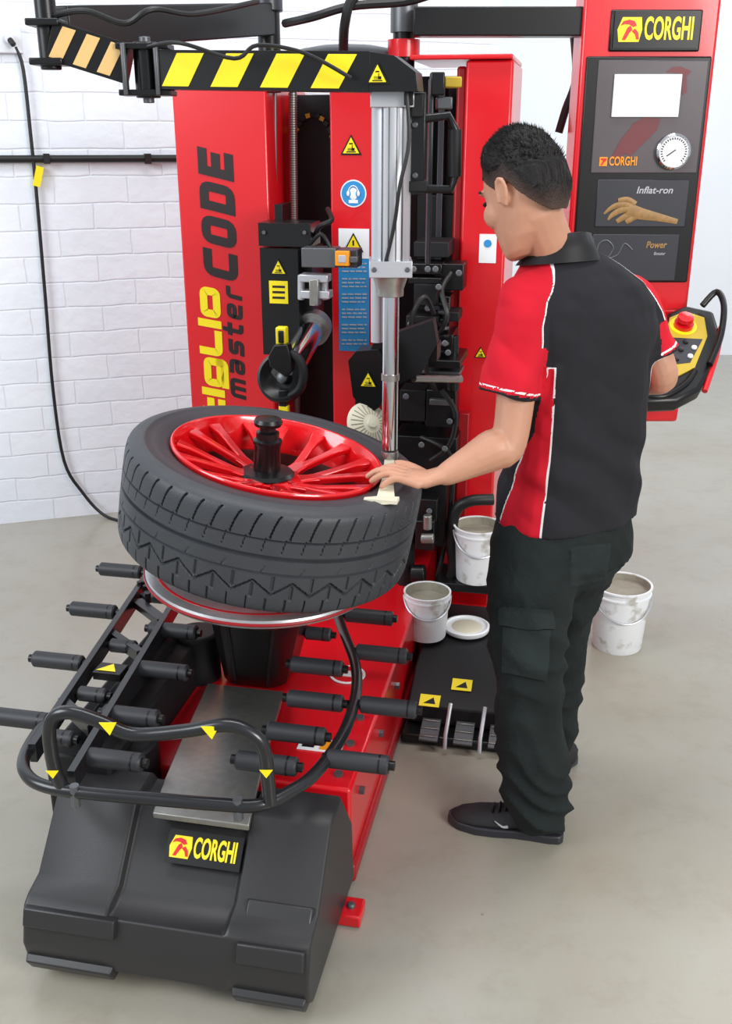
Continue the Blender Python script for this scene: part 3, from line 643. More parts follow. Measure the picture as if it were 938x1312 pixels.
b=B(); fy=V((0,1,0))
b.tube([C.atV(x,y,-.013) for x,y in((804,268),(822,274),(842,278),(868,284))],0,TXG,10,4,flat=.15,rr=[.021,.018,.013,.008],ref=fy)
for pl in([(810,264),(796,262),(784,266),(774,274)],[(808,267),(794,270),(784,276),(779,282)],[(812,272),(800,278),(790,284)],[(814,262),(804,256),(792,257)],[(818,275),(808,281),(802,285)]):
    b.tube([C.atV(x,y,-.013) for x,y in pl],0,TXG,8,4,flat=.2,rr=[.010,.009,.007,.003][:len(pl)],ref=fy)
b.done('console_artwork',dc,label='bronze printed claw artwork')
b=B()
b.tube([C.atV(x,y,-.012) for x,y in((764,326),(768,312),(778,308),(786,318),(780,330),(792,326),(800,312),(810,320))],.0028,GREY,8,4)
b.done('console_artwork',dc,label='grey printed linework')
b=B(); b.prism([C.atV(x,y,-.0125) for x,y in((782,204),(796,178),(812,158),(826,150),(846,152),(842,166),(824,184),(808,200),(800,196),(792,206))],V((0,-.0008,0)),TXR); b.done('console_artwork',dc,label='faint dark red printed figure')
b=B(); b.prism([C.atV(x,y,-.0125) for x,y in((853,92),(862,86),(872,85),(886,91),(880,98),(880,118),(874,122),(872,94))],V((0,-.0008,0)),TXR); b.done('console_artwork',dc,label='faint dark red printed figure')
# control pod
out=[(808,490),(835,466),(856,400),(878,390),(915,398),(925,430),(914,470),(897,498),(868,513),(812,515)]
cen=atZ(862,455,1.05)
sl=Matrix.Rotation(radians(30),3,'X'); nn=(sl@Z)
def tp(x,y,o=0):
    d=ray(x,y); t=(cen-CAM).dot(nn)/d.dot(nn); return CAM+d*t+nn*o
b=B(); b.prism([tp(x,y,-.05) for x,y in out],nn*.05,BLK); 
pod=b.done('control_pod',TC,.012,label='black control pod with yellow keypad')
b=B(); b.prism([tp(x,y,.0) for x,y in((840,480),(858,408),(878,400),(902,408),(906,432),(890,472),(866,484))],nn*.004,YELD)
b.prism([tp(x,y,.004) for x,y in((850,470),(862,434),(900,436),(884,466))],nn*.001,DGR2)
for x,y in((866,462),(872,450),(878,440),(884,458),(889,447),(862,474)): b.lathe([(0,0),(.009,0),(.008,.004),(0,.005)],tp(x,y,.005),nn,BLK if x<880 else WHT,12)
b.lathe([(0,0),(.042,0),(.042,.002),(0,.002)],tp(875,419,.004),nn,YEL,28)
b.done('keypad',pod,label='yellow keypad')
b=B(); b.lathe([(0,0),(.03,0),(.03,.012),(.012,.014),(.012,.02),(.026,.024),(.024,.036),(0,.04)],tp(875,419,.006),nn,RED,24); b.done('emergency_button',pod,label='red mushroom stop button')
b=B(); b.tube([tp(908,470,.01),tp(920,440,.03),tp(922,408,.05),tp(913,390,.05),tp(898,398,.02)],.010,BLK,10,5); b.done('pod_handle',pod,label='black guard handle')
b=B(); b.tube([tp(905,495,-.02),tp(918,455,0),tp(924,420,0)],.009,RED,10,4); b.done('pod_trim',pod,label='red edge trim')
b=B(); b.tube([tp(822,505,.0),tp(850,508,.0),tp(878,492,.0),tp(890,475,.0)],.01,BLK,10,4); b.done('pod_handle',pod,label='black front rail')
b=B(); b.prism([atY(x,y,3.05) for x,y in((770,512),(872,514),(868,541),(775,541))],V((0,.25,0)),RED); b.prism([atY(x,y,3.3) for x,y in((842,395),(880,395),(872,520),(842,520))],V((0,.08,0)),RED); b.done('pod_bracket',TC,.01,label='red bracket carrying the controls')
# ---------------- wheel lift
zl=.45
b=B(); rt=.0135
right=[(428,775),(440,810),(455,850),(456,890),(440,940),(405,990),(370,1015),(330,1032),(270,1030),(190,1023),(110,1016),(60,1008),(36,995),(30,975),(42,948),(62,922)]
b.tube([atZ(x,y,zl) for x,y in right],rt,BLKT,12,5)
hY=atZ(75,1010,zl).y; hY2=atZ(342,1030,zl).y
hp=[(80,1008),(70,985),(63,940),(70,918),(92,913),(130,925),(170,941),(235,937),(290,929),(322,940),(338,960),(343,995),(346,1028)]
b.tube([atY(x,y,hY+(hY2-hY)*(x-70)/270) for x,y in hp],.014,BLKT,12,5)
for x,y in((96,1016),(305,1033)): P=atZ(x,y,zl); b.cyl(P-Z*.03,P+Z*.018,.010,GREY,n=8)
lift=b.done('wheel_lift',TC,label='black tubular wheel lift frame with rollers')
b=B()
def rail(p,q,wd_,hh):
    P=atZ(*p,zl);Q=atZ(*q,zl); x=(Q-P).normalized(); y=Z.cross(x); R=Matrix((x,y,Z)).transposed(); b.box((P+Q)/2,((Q-P).length,wd_,hh),BLKT,R)
rail((194,735),(42,965),.016,.045); rail((228,770),(92,1000),.016,.045)
rail((190,742),(230,768),.02,.03); rail((140,812),(180,840),.02,.03); rail((80,900),(118,935),.02,.03); rail((176,772),(208,796),.03,.02)
for p in((180,757),(188,762),(190,772)): P=atZ(p[0],p[1],zl+.0); b.cyl(P-Z*.0,P+Z*.03,.009,BLK,n=6)
P=atZ(142,861,zl+.012); b.box(P,(.07,.05,.02),BLK,M.R); b.prism([P+Z*.011+M.U*-.03-M.D*.015,P+Z*.011+M.U*.02-M.D*.015,P+Z*.011+M.D*.02],Z*.001,YEL)
b.done('ladder_frame',lift,.003,label='black ladder-shaped roller frame')
for x,y in((70,985),(140,928),(270,933),(342,984)):
    b=B(); P=atY(x,y,hY+(hY2-hY)*(x-70)/270)
    vert=x in(70,342)
    if vert: b.prism([P+V((-.013,-.0145,.006)),P+V((.0,-.0155,-.012)),P+V((.013,-.0145,.006))],V((0,-.001,0)),YEL)
    else: b.prism([P+V((-.016,-.012,.012)),P+V((.018,-.012,.012)),P+V((.004,-.0155,-.014))],V((0,-.002,0)),YEL)
    b.done('hazard_sticker',lift,label='yellow triangular sticker')
def mkroller(L,r):
    b=B(); c=V((0,0,0)); u=M.U
    b.tube([c-u*L/2,c-u*(L/2-.004),c+u*(L/2-.004),c+u*L/2],0,ROLL,20,rr=[r*.82,r,r,r*.82]); b.cyl(c-u*(L/2+.012),c+u*(L/2+.012),r*.5,BLK)
    b.cyl(c+u*(L/2-.022),c+u*(L/2-.018),r*1.02,BLK)
    return b.done('roller',lift)
small=[(200,765),(158,828),(119,890),(75,945),(408,812)]
long_=[(155,731),(120,782),(75,847),(28,921),(222,808),(208,859),(168,917),(145,973),(473,790),(406,854),(404,898),(380,940),(342,978),(489,838),(498,906),(459,976)]
r0=mkroller(.132,.0205); r1=mkroller(.07,.018)
def place(o,lst):
    for i,(x,y) in enumerate(lst):
        P=atZ(x,y,zl+.0)
        if i==0: o.location=P; WORLD[o.name]=P.copy()
        else: copyto(o,P)
place(r0,long_); place(r1,small)
b=B()
b.box(M.L(-.36,-.05,.24),(.16,.62,.3),BLKM,M.R); P=atZ(150,945,.36); b.cyl(V((P.x,P.y,.1)),V((P.x,P.y,.36)),.095,BLKM,n=32); b.box(M.L(-.36,-.05,.4),(.05,.5,.05),BLKM,M.R)
P=atZ(250,840,.36); b.cyl(V((P.x,P.y+.05,.25)),V((P.x,P.y+.05,.41)),.06,BLKM,n=32)
b.done('lift_body',lift,.01,label='black lift housing')
b=B()
P=M.L(.11,.31,.272); b.lathe([(0,0),(.05,0),(.05,.002),(0,.002)],P,Z,WHT,32); b.lathe([(0,.002),(.042,.002),(.042,.003),(0,.003)],P,Z,RED,32); b.box(P+Z*.004,(.05,.03,.001),WHT,M.R)
b.done('base_sticker',TC,label='round white and red sticker')
b=B(); P=M.L(.12,-.04,.272); b.box(P,(.11,.05,.002),WHT,M.R); b.box(P+M.U*.025+Z*.002,(.05,.04,.001),ORG,M.R); b.box(P-M.U*.03+Z*.002,(.03,.03,.001),BLK,M.R)
b.done('base_sticker',TC,label='white and orange rectangular sticker')
# pedal box
pv=.27
b=B()
b.prism([M.L(.255,.2+pv,.04),M.L(.255,.2+pv,.10),M.L(.255,.34+pv,.15),M.L(.255,.78+pv,.16),M.L(.255,.78+pv,.04)],M.U*.33,BLKM)
b.box(M.L(.42,.47+pv,.02),(.35,.66,.03),BLK,M.R)
pb=b.done('pedal_box',TC,.006,label='black foot pedal housing')
for u in(.33,.43,.53):
    b=B(); b.box(M.L(u,.165+pv,.048),(.055,.10,.007),GREY,M.R@Matrix.Rotation(radians(14),3,'X'))
    for i in range(3): b.box(M.L(u,.13+i*.03+pv,.044+i*.0075),(.050,.008,.005),STEEL,M.R)
    b.done('pedal',pb,.001,label='ribbed metal foot pedal')
for u in(.38,.48,.575):
    b=B(); b.tube([M.L(u,.11+pv,.02),M.L(u,.12+pv,.06),M.L(u+.006,.18+pv,.13)],.006,ALU,8); b.done('pedal_guard',pb,label='short metal guard rod')
for p in((551,888),(592,877)):
    b=B(); X=M.U; P=atZ(p[0],p[1],.135); vv=(P-M.O).dot(M.D)-pv
    P.z=(.10+(vv-.2)/.14*.05 if vv<.34 else .15+(vv-.34)/.44*.01)+.003
    Yv=(M.D*.14+Z*.05).normalized() if vv<.34 else (M.D*.44+Z*.01).normalized(); n=X.cross(Yv).normalized()
    b.prism([P-X*.03-Yv*.022,P+X*.03-Yv*.022,P+X*.03+Yv*.022,P-X*.03+Yv*.022],n*.0015,YEL)
    b.prism([P-X*.018-Yv*.012+n*.0016,P+X*.018-Yv*.012+n*.0016,P+X*.01+Yv*.012+n*.0016],n*.0006,BLK)
    b.done('pedal_sticker',pb,label='yellow pedal function sticker')
b=B(); b.box(M.L(.44,1.0,.28),(.34,.16,.03),BLK,M.R); b.box(M.L(.5,1.04,.14),(.06,.06,.27),BLK,M.R); b.done('bucket_shelf',TC,.004)
# ---------------- buckets
def bucket(c,r,h,label,fill=.75):
    e=top('bucket',c,label,'bucket','white plastic buckets')
    b=B(); b.lathe([(0,0),(r*.84,0),(r*.86,.004),(r*.97,h*.86),(r*1.03,h*.865),(r*1.03,h*.89),(r*.98,h*.895),(r*1.0,h*.97),(r*1.05,h*.975),(r*1.05,h),(r*.97,h),(r*.82,.01),(0,.008)],c,Z,PAIL,40)
    b.done('pail',e)
    b=B(); b.lathe([(0,h*fill-.01),(r*.93,h*fill-.01),(r*.93,h*fill),(0,h*fill+.005)],c,Z,DIRT,32)
    b.lathe([(r*.945,h*fill),(r*.968,h*.985),(r*.962,h*.985),(r*.93,h*fill)],c,Z,DIRT,32,closed=True); b.done('paste',e,label='grey mounting paste')
    b=B(); b.tube([c+V((r*1.04*cos(a),r*1.04*sin(a),h*.9-abs(sin(a))*h*.35)) for a in [pi+pi*i/10 for i in range(11)]],.003,ALU,6,3); b.done('handle',e,label='thin wire handle')
    return e
P=atZ(548,826,.168); bucket(P+V((0,.07,0)),.072,.155,'small white bucket with grey paste on black housing',.8)
P=M.L(.46,.99,.297); P=V((atY(612,700,P.y).x,P.y,P.z)); bucket(P,.078,.19,'white bucket with dirty rim beside the red tower',.85)
P=atZ(796,838,0); bucket(P+V((0,.07,0)),.098,.235,'large white bucket with grey residue standing on floor',.9)
b=B(); P=atZ(598,806,.165); b.lathe([(0,0),(.072,0),(.075,.006),(.075,.014),(.068,.016),(.064,.010),(0,.010)],P,Z,WHT,40)
b.lathe([(.0,.0101),(.05,.0101),(.045,.013),(0,.0115)],P,Z,CREAM,24)
b.done('bucket_lid',label='round white plastic lid lying beside small bucket',cat='lid')
# ================================================= PERSON
PE=top('person',V((.46,2.28,0)),'man in black and red polo and cargo trousers, hand on tire','person')
fa=radians(30); Fw=V((-sin(fa),cos(fa),0)); Lf=V((-cos(fa),-sin(fa),0))
def ring(c,a,b_,z=None,n=28,ex=2.5,tl=0):
    c=V(c); out=[]
    for j in range(n):
        t=2*pi*j/n; x=cos(t);y=sin(t); x=abs(x)**(2/ex)*(1 if x>0 else -1); y=abs(y)**(2/ex)*(1 if y>0 else -1)
        out.append(c+Lf*a*x+Fw*b_*y+Z*tl*x)
    return out
SEC=[(.825,.480,2.285,.176,.136),(.88,.482,2.285,.174,.134),(1.0,.486,2.285,.168,.128),(1.1,.487,2.285,.168,.126),(1.2,.487,2.28,.178,.128),(1.28,.484,2.275,.186,.128),(1.335,.477,2.27,.182,.120),(1.38,.465,2.265,.158,.105),(1.42,.446,2.265,.112,.085),(1.45,.425,2.27,.074,.066)]
def secc(z):
    if z<=SEC[0][0]: s=SEC[0]; return V((s[1],s[2],z)),s[3],s[4]
    for p,q in zip(SEC,SEC[1:]):
        if z<=q[0]:
            t=(z-p[0])/(q[0]-p[0]); return V((p[1]+(q[1]-p[1])*t,p[2]+(q[2]-p[2])*t,z)),p[3]+(q[3]-p[3])*t,p[4]+(q[4]-p[4])*t
    s=SEC[-1]; return V((s[1],s[2],z)),s[3],s[4]
def tz(x,y):
    p0=WC+AX*.118; return p0.z-((x-p0.x)*AX.x+(y-p0.y)*AX.y)/AX.z
ls=V((.347,2.175,1.355)); le=atY(652,566,2.12); lw=atY(572,602,2.085)
rs=V((.612,2.335,1.330)); re=atY(848,480,2.33); rw=atY(800,494,2.56); 
lw.z=max(tz(lw.x,lw.y)+.05,lw.z-.01)
Hc=atY(671,247,2.22)
hf=V((-.63,.78,0)).normalized(); hl=Z.cross(hf).normalized()
pit=radians(25); hF=(hf*cos(pit)-Z*sin(pit)); hU=(hf*sin(pit)+Z*cos(pit))
HR=Matrix((hl,hF,hU)).transposed()
S=.975
def hp_(l,f,h): return Hc+HR@V((l,f,h))*S
b=B()
rings=[]
for h,a,bb,fo in((-.125,.024,.024,.055),(-.115,.037,.038,.048),(-.09,.050,.062,.028),(-.055,.061,.080,.012),(-.02,.068,.089,.003),(.02,.070,.092,-.001),(.05,.068,.089,-.004),(.075,.059,.078,-.007),(.095,.044,.058,-.008),(.108,.022,.030,-.008)):
    rings.append([hp_(a*cos(2*pi*j/28),fo+bb*sin(2*pi*j/28),h) for j in range(28)])
b.loft(rings,SKIN)
b.limb([hp_(0,.086,.022),hp_(0,.098,-.005),hp_(0,.106,-.028)],[.008,.010,.012],SKIN)
b.ell(hp_(.011,.096,-.034),(.008,.009,.007),SKIN,HR); b.ell(hp_(-.011,.096,-.034),(.008,.009,.007),SKIN,HR)
b.ell(hp_(0,.082,-.062),(.024,.010,.006),SKIN,HR); b.ell(hp_(0,.082,-.073),(.02,.010,.007),SKIN,HR); b.ell(hp_(0,.072,-.105),(.022,.018,.016),SKIN,HR)
b.ell(hp_(0,.078,.032),(.05,.016,.010),SKIN,HR)
for s in(-1,1):
    b.ell(hp_(s*.040,.050,-.025),(.026,.036,.03),SKIN,HR)
    Rr=HR@Matrix.Rotation(s*radians(22),3,'Z')
    b.ell(hp_(s*.076,-.010,-.002),(.006,.017,.029),SKIN,Rr); b.tube([hp_(s*.08,.002,-.02),hp_(s*.083,-.004,.01),hp_(s*.085,-.015,.026),hp_(s*.085,-.028,.018),hp_(s*.081,-.026,-.005),hp_(s*.077,-.011,-.030)],.0047,SKIN,8,4)
nb=V((.43,2.27,1.40))
b.limb([nb,nb.lerp(hp_(0,-.02,-.06),.5),hp_(0,-.022,-.04)],[.058,.050,.051],SKIN)
b.loft([ring((x,y,z),a-.034,bb-.026) for z,x,y,a,bb in SEC],SKIN)
b.limb([ls+Lf*-.05,ls,(ls+le)/2,le,le.lerp(lw,.25),le.lerp(lw,.6),lw],[.042,.046,.043,.040,.046,.037,.026],SKIN,flat=1)
b.limb([rs-Lf*-.05,rs,(rs+re)/2,re,re.lerp(rw,.25),re.lerp(rw,.6),rw],[.040,.042,.041,.038,.041,.035,.026],SKIN)
lh=V((.420,2.235,.83)); lk=atY(676,850,2.16); la=atY(689,1022,2.14)
rh=V((.545,2.335,.83)); rk=atY(716,800,2.40); ra=atY(706,942,2.46)
b.limb([lh,lk,la,la-Z*.05],[.08,.055,.034,.032],SKIN); b.limb([rh,rk,ra,ra-Z*.03],[.08,.055,.034,.032],SKIN)
b.limb([lh,(lh+rh)/2,rh],[.1,.1,.1],SKIN)
# left hand on tyre
pd=V((-1,.06,0)).normalized(); pw=V((.08,1,0)).normalized()
def hz(p,o): return V((p.x,p.y,tz(p.x,p.y)+o))
kn=lw+pd*.088
pc=lw+pd*.045
b.loft([[V((c.x,c.y,0))+pw*(wd2*cos(2*pi*j/14))+Z*(zc+hh*sin(2*pi*j/14)) for j in range(14)] for c,wd2,hh,zc in(
   (lw,.026,.02,lw.z),(lw+pd*.02,.031,.019,lw.z*.75+.25*(tz(pc.x,pc.y)+.03)),(lw+pd*.045,.038,.018,tz(pc.x,pc.y)+.036),(lw+pd*.075,.041,.015,tz(kn.x,kn.y)+.034),(lw+pd*.092,.038,.011,tz(kn.x,kn.y)+.031))],SKIN)
for k,(off,le_,st) in enumerate(((.033,.070,.0),(.0113,.080,.004),(-.0113,.074,.0),(-.033,.058,-.008))):
    base=kn+pw*off+pd*st; sp=pw*(off*.55)
    p=[base-pd*.02,base,base+(pd*.45+sp*.4)*le_,base+(pd*.78+sp*.7)*le_,base+(pd*1.0+sp)*le_]
    o=[.032,.036,.038,.027,.012]
    b.limb([hz(q,oo) for q,oo in zip(p,o)],[.0095,.0096,.0087,.0082,.0066],SKIN,n=12,sm=3)
t0=lw+pd*.03+pw*.024
b.limb([hz(t0,.03),hz(t0+pd*.028+pw*.026,.034),hz(t0+pd*.058+pw*.034,.040),hz(t0+pd*.08+pw*.030,.042)],[.013,.0115,.010,.0078],SKIN,n=12,sm=3)
rd=(rw-re).normalized(); rp_=rd.cross(Z).normalized()
b.loft([[c+rp_*(wd2*cos(2*pi*j/14))+Z*(hh*sin(2*pi*j/14)) for j in range(14)] for c,wd2,hh in((rw,.026,.02),(rw+rd*.03,.034,.018),(rw+rd*.07,.041,.015),(rw+rd*.09,.038,.011))],SKIN)
for off,le_ in((-.031,.07),(-.0105,.078),(.0105,.072),(.031,.057)):
    q=rw+rd*.085+rp_*off
    b.limb([q-rd*.02,q,q+rd*le_*.5-Z*.004,q+rd*le_*.75-Z*.02,q+rd*le_*.85-Z*.038],[.0095,.0095,.0088,.0082,.0068],SKIN,n=12,sm=3)
q=rw+rd*.03-rp_*.026
b.limb([q,q+rd*.03-rp_*.025-Z*.01,q+rd*.058-rp_*.03-Z*.02],[.013,.011,.008],SKIN,n=12,sm=3)
body=b.done('body',PE,label='bare forearms, neck and face looking down'); remesh(body,.0038,3)
for s in(-1,1):
    b=B(); b.ell(hp_(s*.03,.080,.008),(.013,.009,.006),EYE,HR); b.done('eye',PE)
    b=B(); b.limb([hp_(s*.014,.094,.03),hp_(s*.034,.089,.037),hp_(s*.052,.073,.032)],[.003,.004,.0025],BROW,n=8,sm=3); b.done('eyebrow',PE)
# hair with faded sides
HAIR=bpy.data.materials.new('short_hair'); HAIR.use_nodes=True; nt=HAIR.node_tree; N=nt.nodes; hb=N['Principled BSDF']; hb.inputs['Roughness'].default_value=.55; hb.inputs['Specular IOR Level'].default_value=.25
at=N.new('ShaderNodeAttribute'); at.attribute_name='fade'; tc=N.new('ShaderNodeTexCoord'); nz=N.new('ShaderNodeTexNoise'); nz.inputs['Scale'].default_value=300; nt.links.new(tc.outputs['Object'],nz.inputs['Vector'])
ad=N.new('ShaderNodeMath'); ad.operation='MULTIPLY_ADD'; ad.inputs[1].default_value=.6; ad.inputs[2].default_value=-.25; nt.links.new(nz.outputs['Fac'],ad.inputs[0])
a2=N.new('ShaderNodeMath'); a2.operation='ADD'; a2.use_clamp=True; nt.links.new(ad.outputs[0],a2.inputs[0]); nt.links.new(at.outputs['Fac'],a2.inputs[1])
mx=N.new('ShaderNodeMix'); mx.data_type='RGBA'; mx.inputs[6].default_value=col(84,64,56); mx.inputs[7].default_value=col(22,19,19); nt.links.new(a2.outputs[0],mx.inputs[0]); nt.links.new(mx.outputs[2],hb.inputs['Base Color'])
bp=N.new('ShaderNodeBump'); bp.inputs['Strength'].default_value=.5; bp.inputs['Distance'].default_value=.003; nt.links.new(nz.outputs['Fac'],bp.inputs['Height']); nt.links.new(bp.outputs['Normal'],hb.inputs['Normal'])
b=B(); bm=b.bm; b.mi(HAIR); n1,n2=320,150
lay=bm.verts.layers.float.new('fade')
def hairline(f,l,h):
    if f>.045: t=.062
    elif f>.01: t=.048-(.045-f)*.9
    elif f>-.03: t=.016
    else: t=.016+( f+.03)*1.6
    return h-max(t,-.065)
grid={}
for i in range(n2):
    a=-pi/2+pi*(i+.5)/n2
    for j in range(n1):
        t=2*pi*j/n1; d=V((cos(a)*cos(t),cos(a)*sin(t),sin(a)))
        p=V((d.x*.0745,d.y*.0985-.005,d.z*.1245+.004)); e=hairline(p.y,p.x,p.z)
        if e>-.004:
            k=min(1,max(0,(e+.004)/.06)); kk=k*k*(3-2*k)
            ang=atan2(d.x,max(.15,abs(d.z)+.0)); nz_=noise.noise(V((ang*26,p.y*26,p.z*14)))
            nz2=noise.noise(p*30); nz3=noise.noise(V((ang*60,p.y*50,p.z*30)))
            p=p+d*(.0015+.0075*kk+(nz_*.003+nz2*.003+nz3*.002)*kk)
            if p.y>.02 and p.z>.06: p+=V((0,.004,.005+.004*nz_))*kk
            v=bm.verts.new(hp_(*p)); v[lay]=min(1,.22+e/.06); grid[(i,j)]=v
for i in range(n2-1):
    for j in range(n1):
        ks=[(i,j),(i,(j+1)%n1),(i+1,(j+1)%n1),(i+1,j)]
        if all(k in grid for k in ks):
            f=bm.faces.new([grid[k] for k in ks]); f.smooth=True
topc=[grid[(n2-1,j)] for j in range(n1)]; bm.faces.new(topc)
random.seed(11)
for k in range(3000):
    a=radians(random.uniform(12,89)); t=random.uniform(0,2*pi); d=V((cos(a)*cos(t),cos(a)*sin(t),sin(a)))
    p=V((d.x*.0745,d.y*.0985-.005,d.z*.1245+.004)); e=hairline(p.y,p.x,p.z)
    if e<.030: continue
    base=p+d*.006; dirn=(d*1.0+V((random.uniform(-.4,.4),.6+random.uniform(-.4,.4),.35+random.uniform(-.2,.3)))).normalized(); L=random.uniform(.008,.017)*(min(1,e/.06))
    side=dirn.orthogonal().normalized(); s2=dirn.cross(side); r_=.0016
    vs=[bm.verts.new(hp_(*(base+side*r_*cos(q)+s2*r_*sin(q)))) for q in(0,2.1,4.2)]+[bm.verts.new(hp_(*(base+dirn*L)))]
    for v in vs: v[lay]=1
    for f in((0,1,3),(1,2,3),(2,0,3)): bm.faces.new([vs[q] for q in f])
hr=b.done('hair',PE,label='short spiky black hair with faded sides',ang=180); sd=hr.modifiers.new('s','SOLIDIFY'); sd.thickness=.003; sd.offset=-1
# shirt
SH=bpy.data.materials.new('polo_fabric'); SH.use_nodes=True; nt=SH.node_tree; N=nt.nodes; pb_=N['Principled BSDF']; pb_.inputs['Roughness'].default_value=.85; pb_.inputs['Specular IOR Level'].default_value=.3
def attr(n):
    a=N.new('ShaderNodeAttribute'); a.attribute_name=n; g=N.new('ShaderNodeMath'); g.operation='GREATER_THAN'; g.inputs[1].default_value=0; nt.links.new(a.outputs['Fac'],g.inputs[0]); return g
g1=attr('d_red'); g2=attr('d_white')
m1=N.new('ShaderNodeMix'); m1.data_type='RGBA'; m1.inputs[6].default_value=col(34,34,39); m1.inputs[7].default_value=col(204,20,42); nt.links.new(g1.outputs[0],m1.inputs[0])
m2=N.new('ShaderNodeMix'); m2.data_type='RGBA'; m2.inputs[7].default_value=col(232,230,232); nt.links.new(m1.outputs[2],m2.inputs[6]); nt.links.new(g2.outputs[0],m2.inputs[0])
nt.links.new(m2.outputs[2],pb_.inputs['Base Color'])
tc=N.new('ShaderNodeTexCoord'); nz=N.new('ShaderNodeTexNoise'); nz.inputs['Scale'].default_value=9; nz.inputs['Detail'].default_value=2; nt.links.new(tc.outputs['Object'],nz.inputs['Vector'])
bp=N.new('ShaderNodeBump'); bp.inputs['Strength'].default_value=.45; bp.inputs['Distance'].default_value=.03; nt.links.new(nz.outputs['Fac'],bp.inputs['Height']); nt.links.new(bp.outputs['Normal'],pb_.inputs['Normal'])
b=B(); b.loft([ring((x,y,z),a,bb) for z,x,y,a,bb in SEC],SH)
lhem=atY(651,507,2.145); rhem=re.lerp(rs,.24)
b.tube([ls-Lf*.07+Z*.008,ls+Z*.003,ls.lerp(lhem,.5),lhem],0,SH,24,5,rr=[.050,.060,.063,.067])
b.tube([rs+Lf*.09+Z*.02,rs+Z*.0,rs.lerp(rhem,.5),rhem],0,SH,24,5,rr=[.052,.054,.057,.060])
shirt=b.done('polo_shirt',PE,label='black polo shirt with red sleeves and white piping'); remesh(shirt,.0052,6)
mesh=shirt.data; off=WORLD[shirt.name]
ar=mesh.attributes.new('d_red','FLOAT','POINT'); aw=mesh.attributes.new('d_white','FLOAT','POINT')
lthT=[(1.10,.172),(1.25,.180),(1.31,.176),(1.36,.152),(1.40,.112),(1.44,.075),(1.6,.03)]
def lth(z):
    for p,q in zip(lthT,lthT[1:]):
        if z<=q[0]: t=max(0,(z-p[0])/(q[0]-p[0])); return p[1]+(q[1]-p[1])*t
    return .03
def segd(p,a,c):
    d=c-a; t=(p-a).dot(d)/d.length_squared; return t,(p-a-d*t).length
NRM=[v.normal.copy() for v in mesh.vertices]; newco=[]
for v in mesh.vertices:
    p=v.co+off; z=p.z; c,_,_=secc(z); rel=p-c; l=rel.dot(Lf); f=rel.dot(Fw)
    az=atan2(f,abs(l)); r=hypot(l,f)
    ab=-.54; wdt=.10+.62*max(0,(1.2-z))/.375; am=ab+wdt/2
    dp=(wdt/2-abs(az-am))*r if z<1.22 else -1
    if z>1.16: dp=min(dp,(1.22-z)*.5)
    ds=abs(l)-(lth(z)+(.004 if l<0 else 0)) if z>1.1 else -1
    sh,ee=(ls,lhem) if l>0 else (rs,rhem)
    t,dd=segd(p,sh,ee); ina=t>.45 and dd<.085 and (abs(l)>.16)
    if ina: ds=max(ds,.02)
    elif z<1.2: ds=-1
    d=max(dp,ds)
    sl_=(ee-sh).length; w_=.0024-abs(d)
    if ina:
        e=(1-t)*sl_
        w_=max(w_ if e<.02 else -1,.0025-abs(e-.015))
        if e<.010: d=-.01
        elif e>=.018: d=.02
    ar.data[v.index].value=d; aw.data[v.index].value=w_
    k=noise.noise(V((p.x*5,p.y*5,p.z*9+p.x*6)))*.010
    wst=math.exp(-((z-.93)/.13)**2)
    k+=wst*.006*sin(p.z*42+p.x*30+noise.noise(p*5)*5)+abs(noise.noise(V((p.x*9+p.z*8,p.y*9,p.z*5))))*.010-.003
    up_=math.exp(-((z-1.20)/.09)**2); k+=up_*.006*sin(p.z*30-p.x*46+noise.noise(p*5)*4)
    newco.append(v.co+NRM[v.index]*k*(.35+.65*min(1,abs(d)/.02)))
for v,c in zip(mesh.vertices,newco): v.co=c
b=B(); cax=(hp_(0,-.03,-.05)-nb).normalized(); cc=nb+cax*.03
def cring(c,r1,r2,tilt=0): return [c+Lf*r1*cos(2*pi*j/32)+Fw*(r2*sin(2*pi*j/32))+Z*(tilt*sin(2*pi*j/32)) for j in range(32)]
b.loft([cring(cc+Z*.0,.096,.086,-.012),cring(cc+Z*.022,.080,.076,-.016),cring(cc+Z*.048,.066,.066,-.022),cring(cc+Z*.048,.060,.060,-.022),cring(cc+Z*.02,.064,.062,-.016)],BLKM,cap=False)
b.done('collar',PE,label='black collar',ang=120)
# trousers
b=B()
b.loft([ring((x,y,z),a,bb) for z,x,y,a,bb in((.72,.480,2.285,.160,.136),(.77,.480,2.285,.168,.138),(.82,.480,2.285,.166,.132),(.86,.482,2.285,.156,.122))],TROU)
lb=la+V((.004,.0,-.028))
b.limb([lh+V((-.008,.0,-.06)),lh.lerp(lk,.5)+V((-.010,0,0)),lk,lk.lerp(la,.5)+V((-.004,.0,0)),lb],[.112,.106,.091,.084,.082],TROU,n=24)
b.limb([rh+V((.0,-.01,-.06)),rh.lerp(rk,.5),rk,rk.lerp(ra,.5),ra-Z*.02],[.106,.100,.084,.076,.072],TROU,n=24)
b.ell(V((.482,2.285,.71)),(.13,.12,.10),TROU)
tr=b.done('trousers',PE,label='dark cargo trousers with thigh pocket'); remesh(tr,.007,4)
off=WORLD[tr.name]
NRM=[v.normal.copy() for v in tr.data.vertices]; newco=[]
for v in tr.data.vertices:
    p=v.co+off; low_=max(0,(.34-p.z)/.34); kn_=math.exp(-((p.z-.5)/.13)**2)
    wn=noise.noise(V((p.x*6,p.y*6,p.z*4)))
    k=noise.noise(V((p.x*7,p.y*7,p.z*6)))*.013+(low_*.015+kn_*.007+.003)*(.6-abs(sin(p.z*30+p.x*16+wn*5)))*1.2+noise.noise(p*22)*.003
    newco.append(v.co+NRM[v.index]*k)
for v,c in zip(tr.data.vertices,newco): v.co=c
tr.data.update()
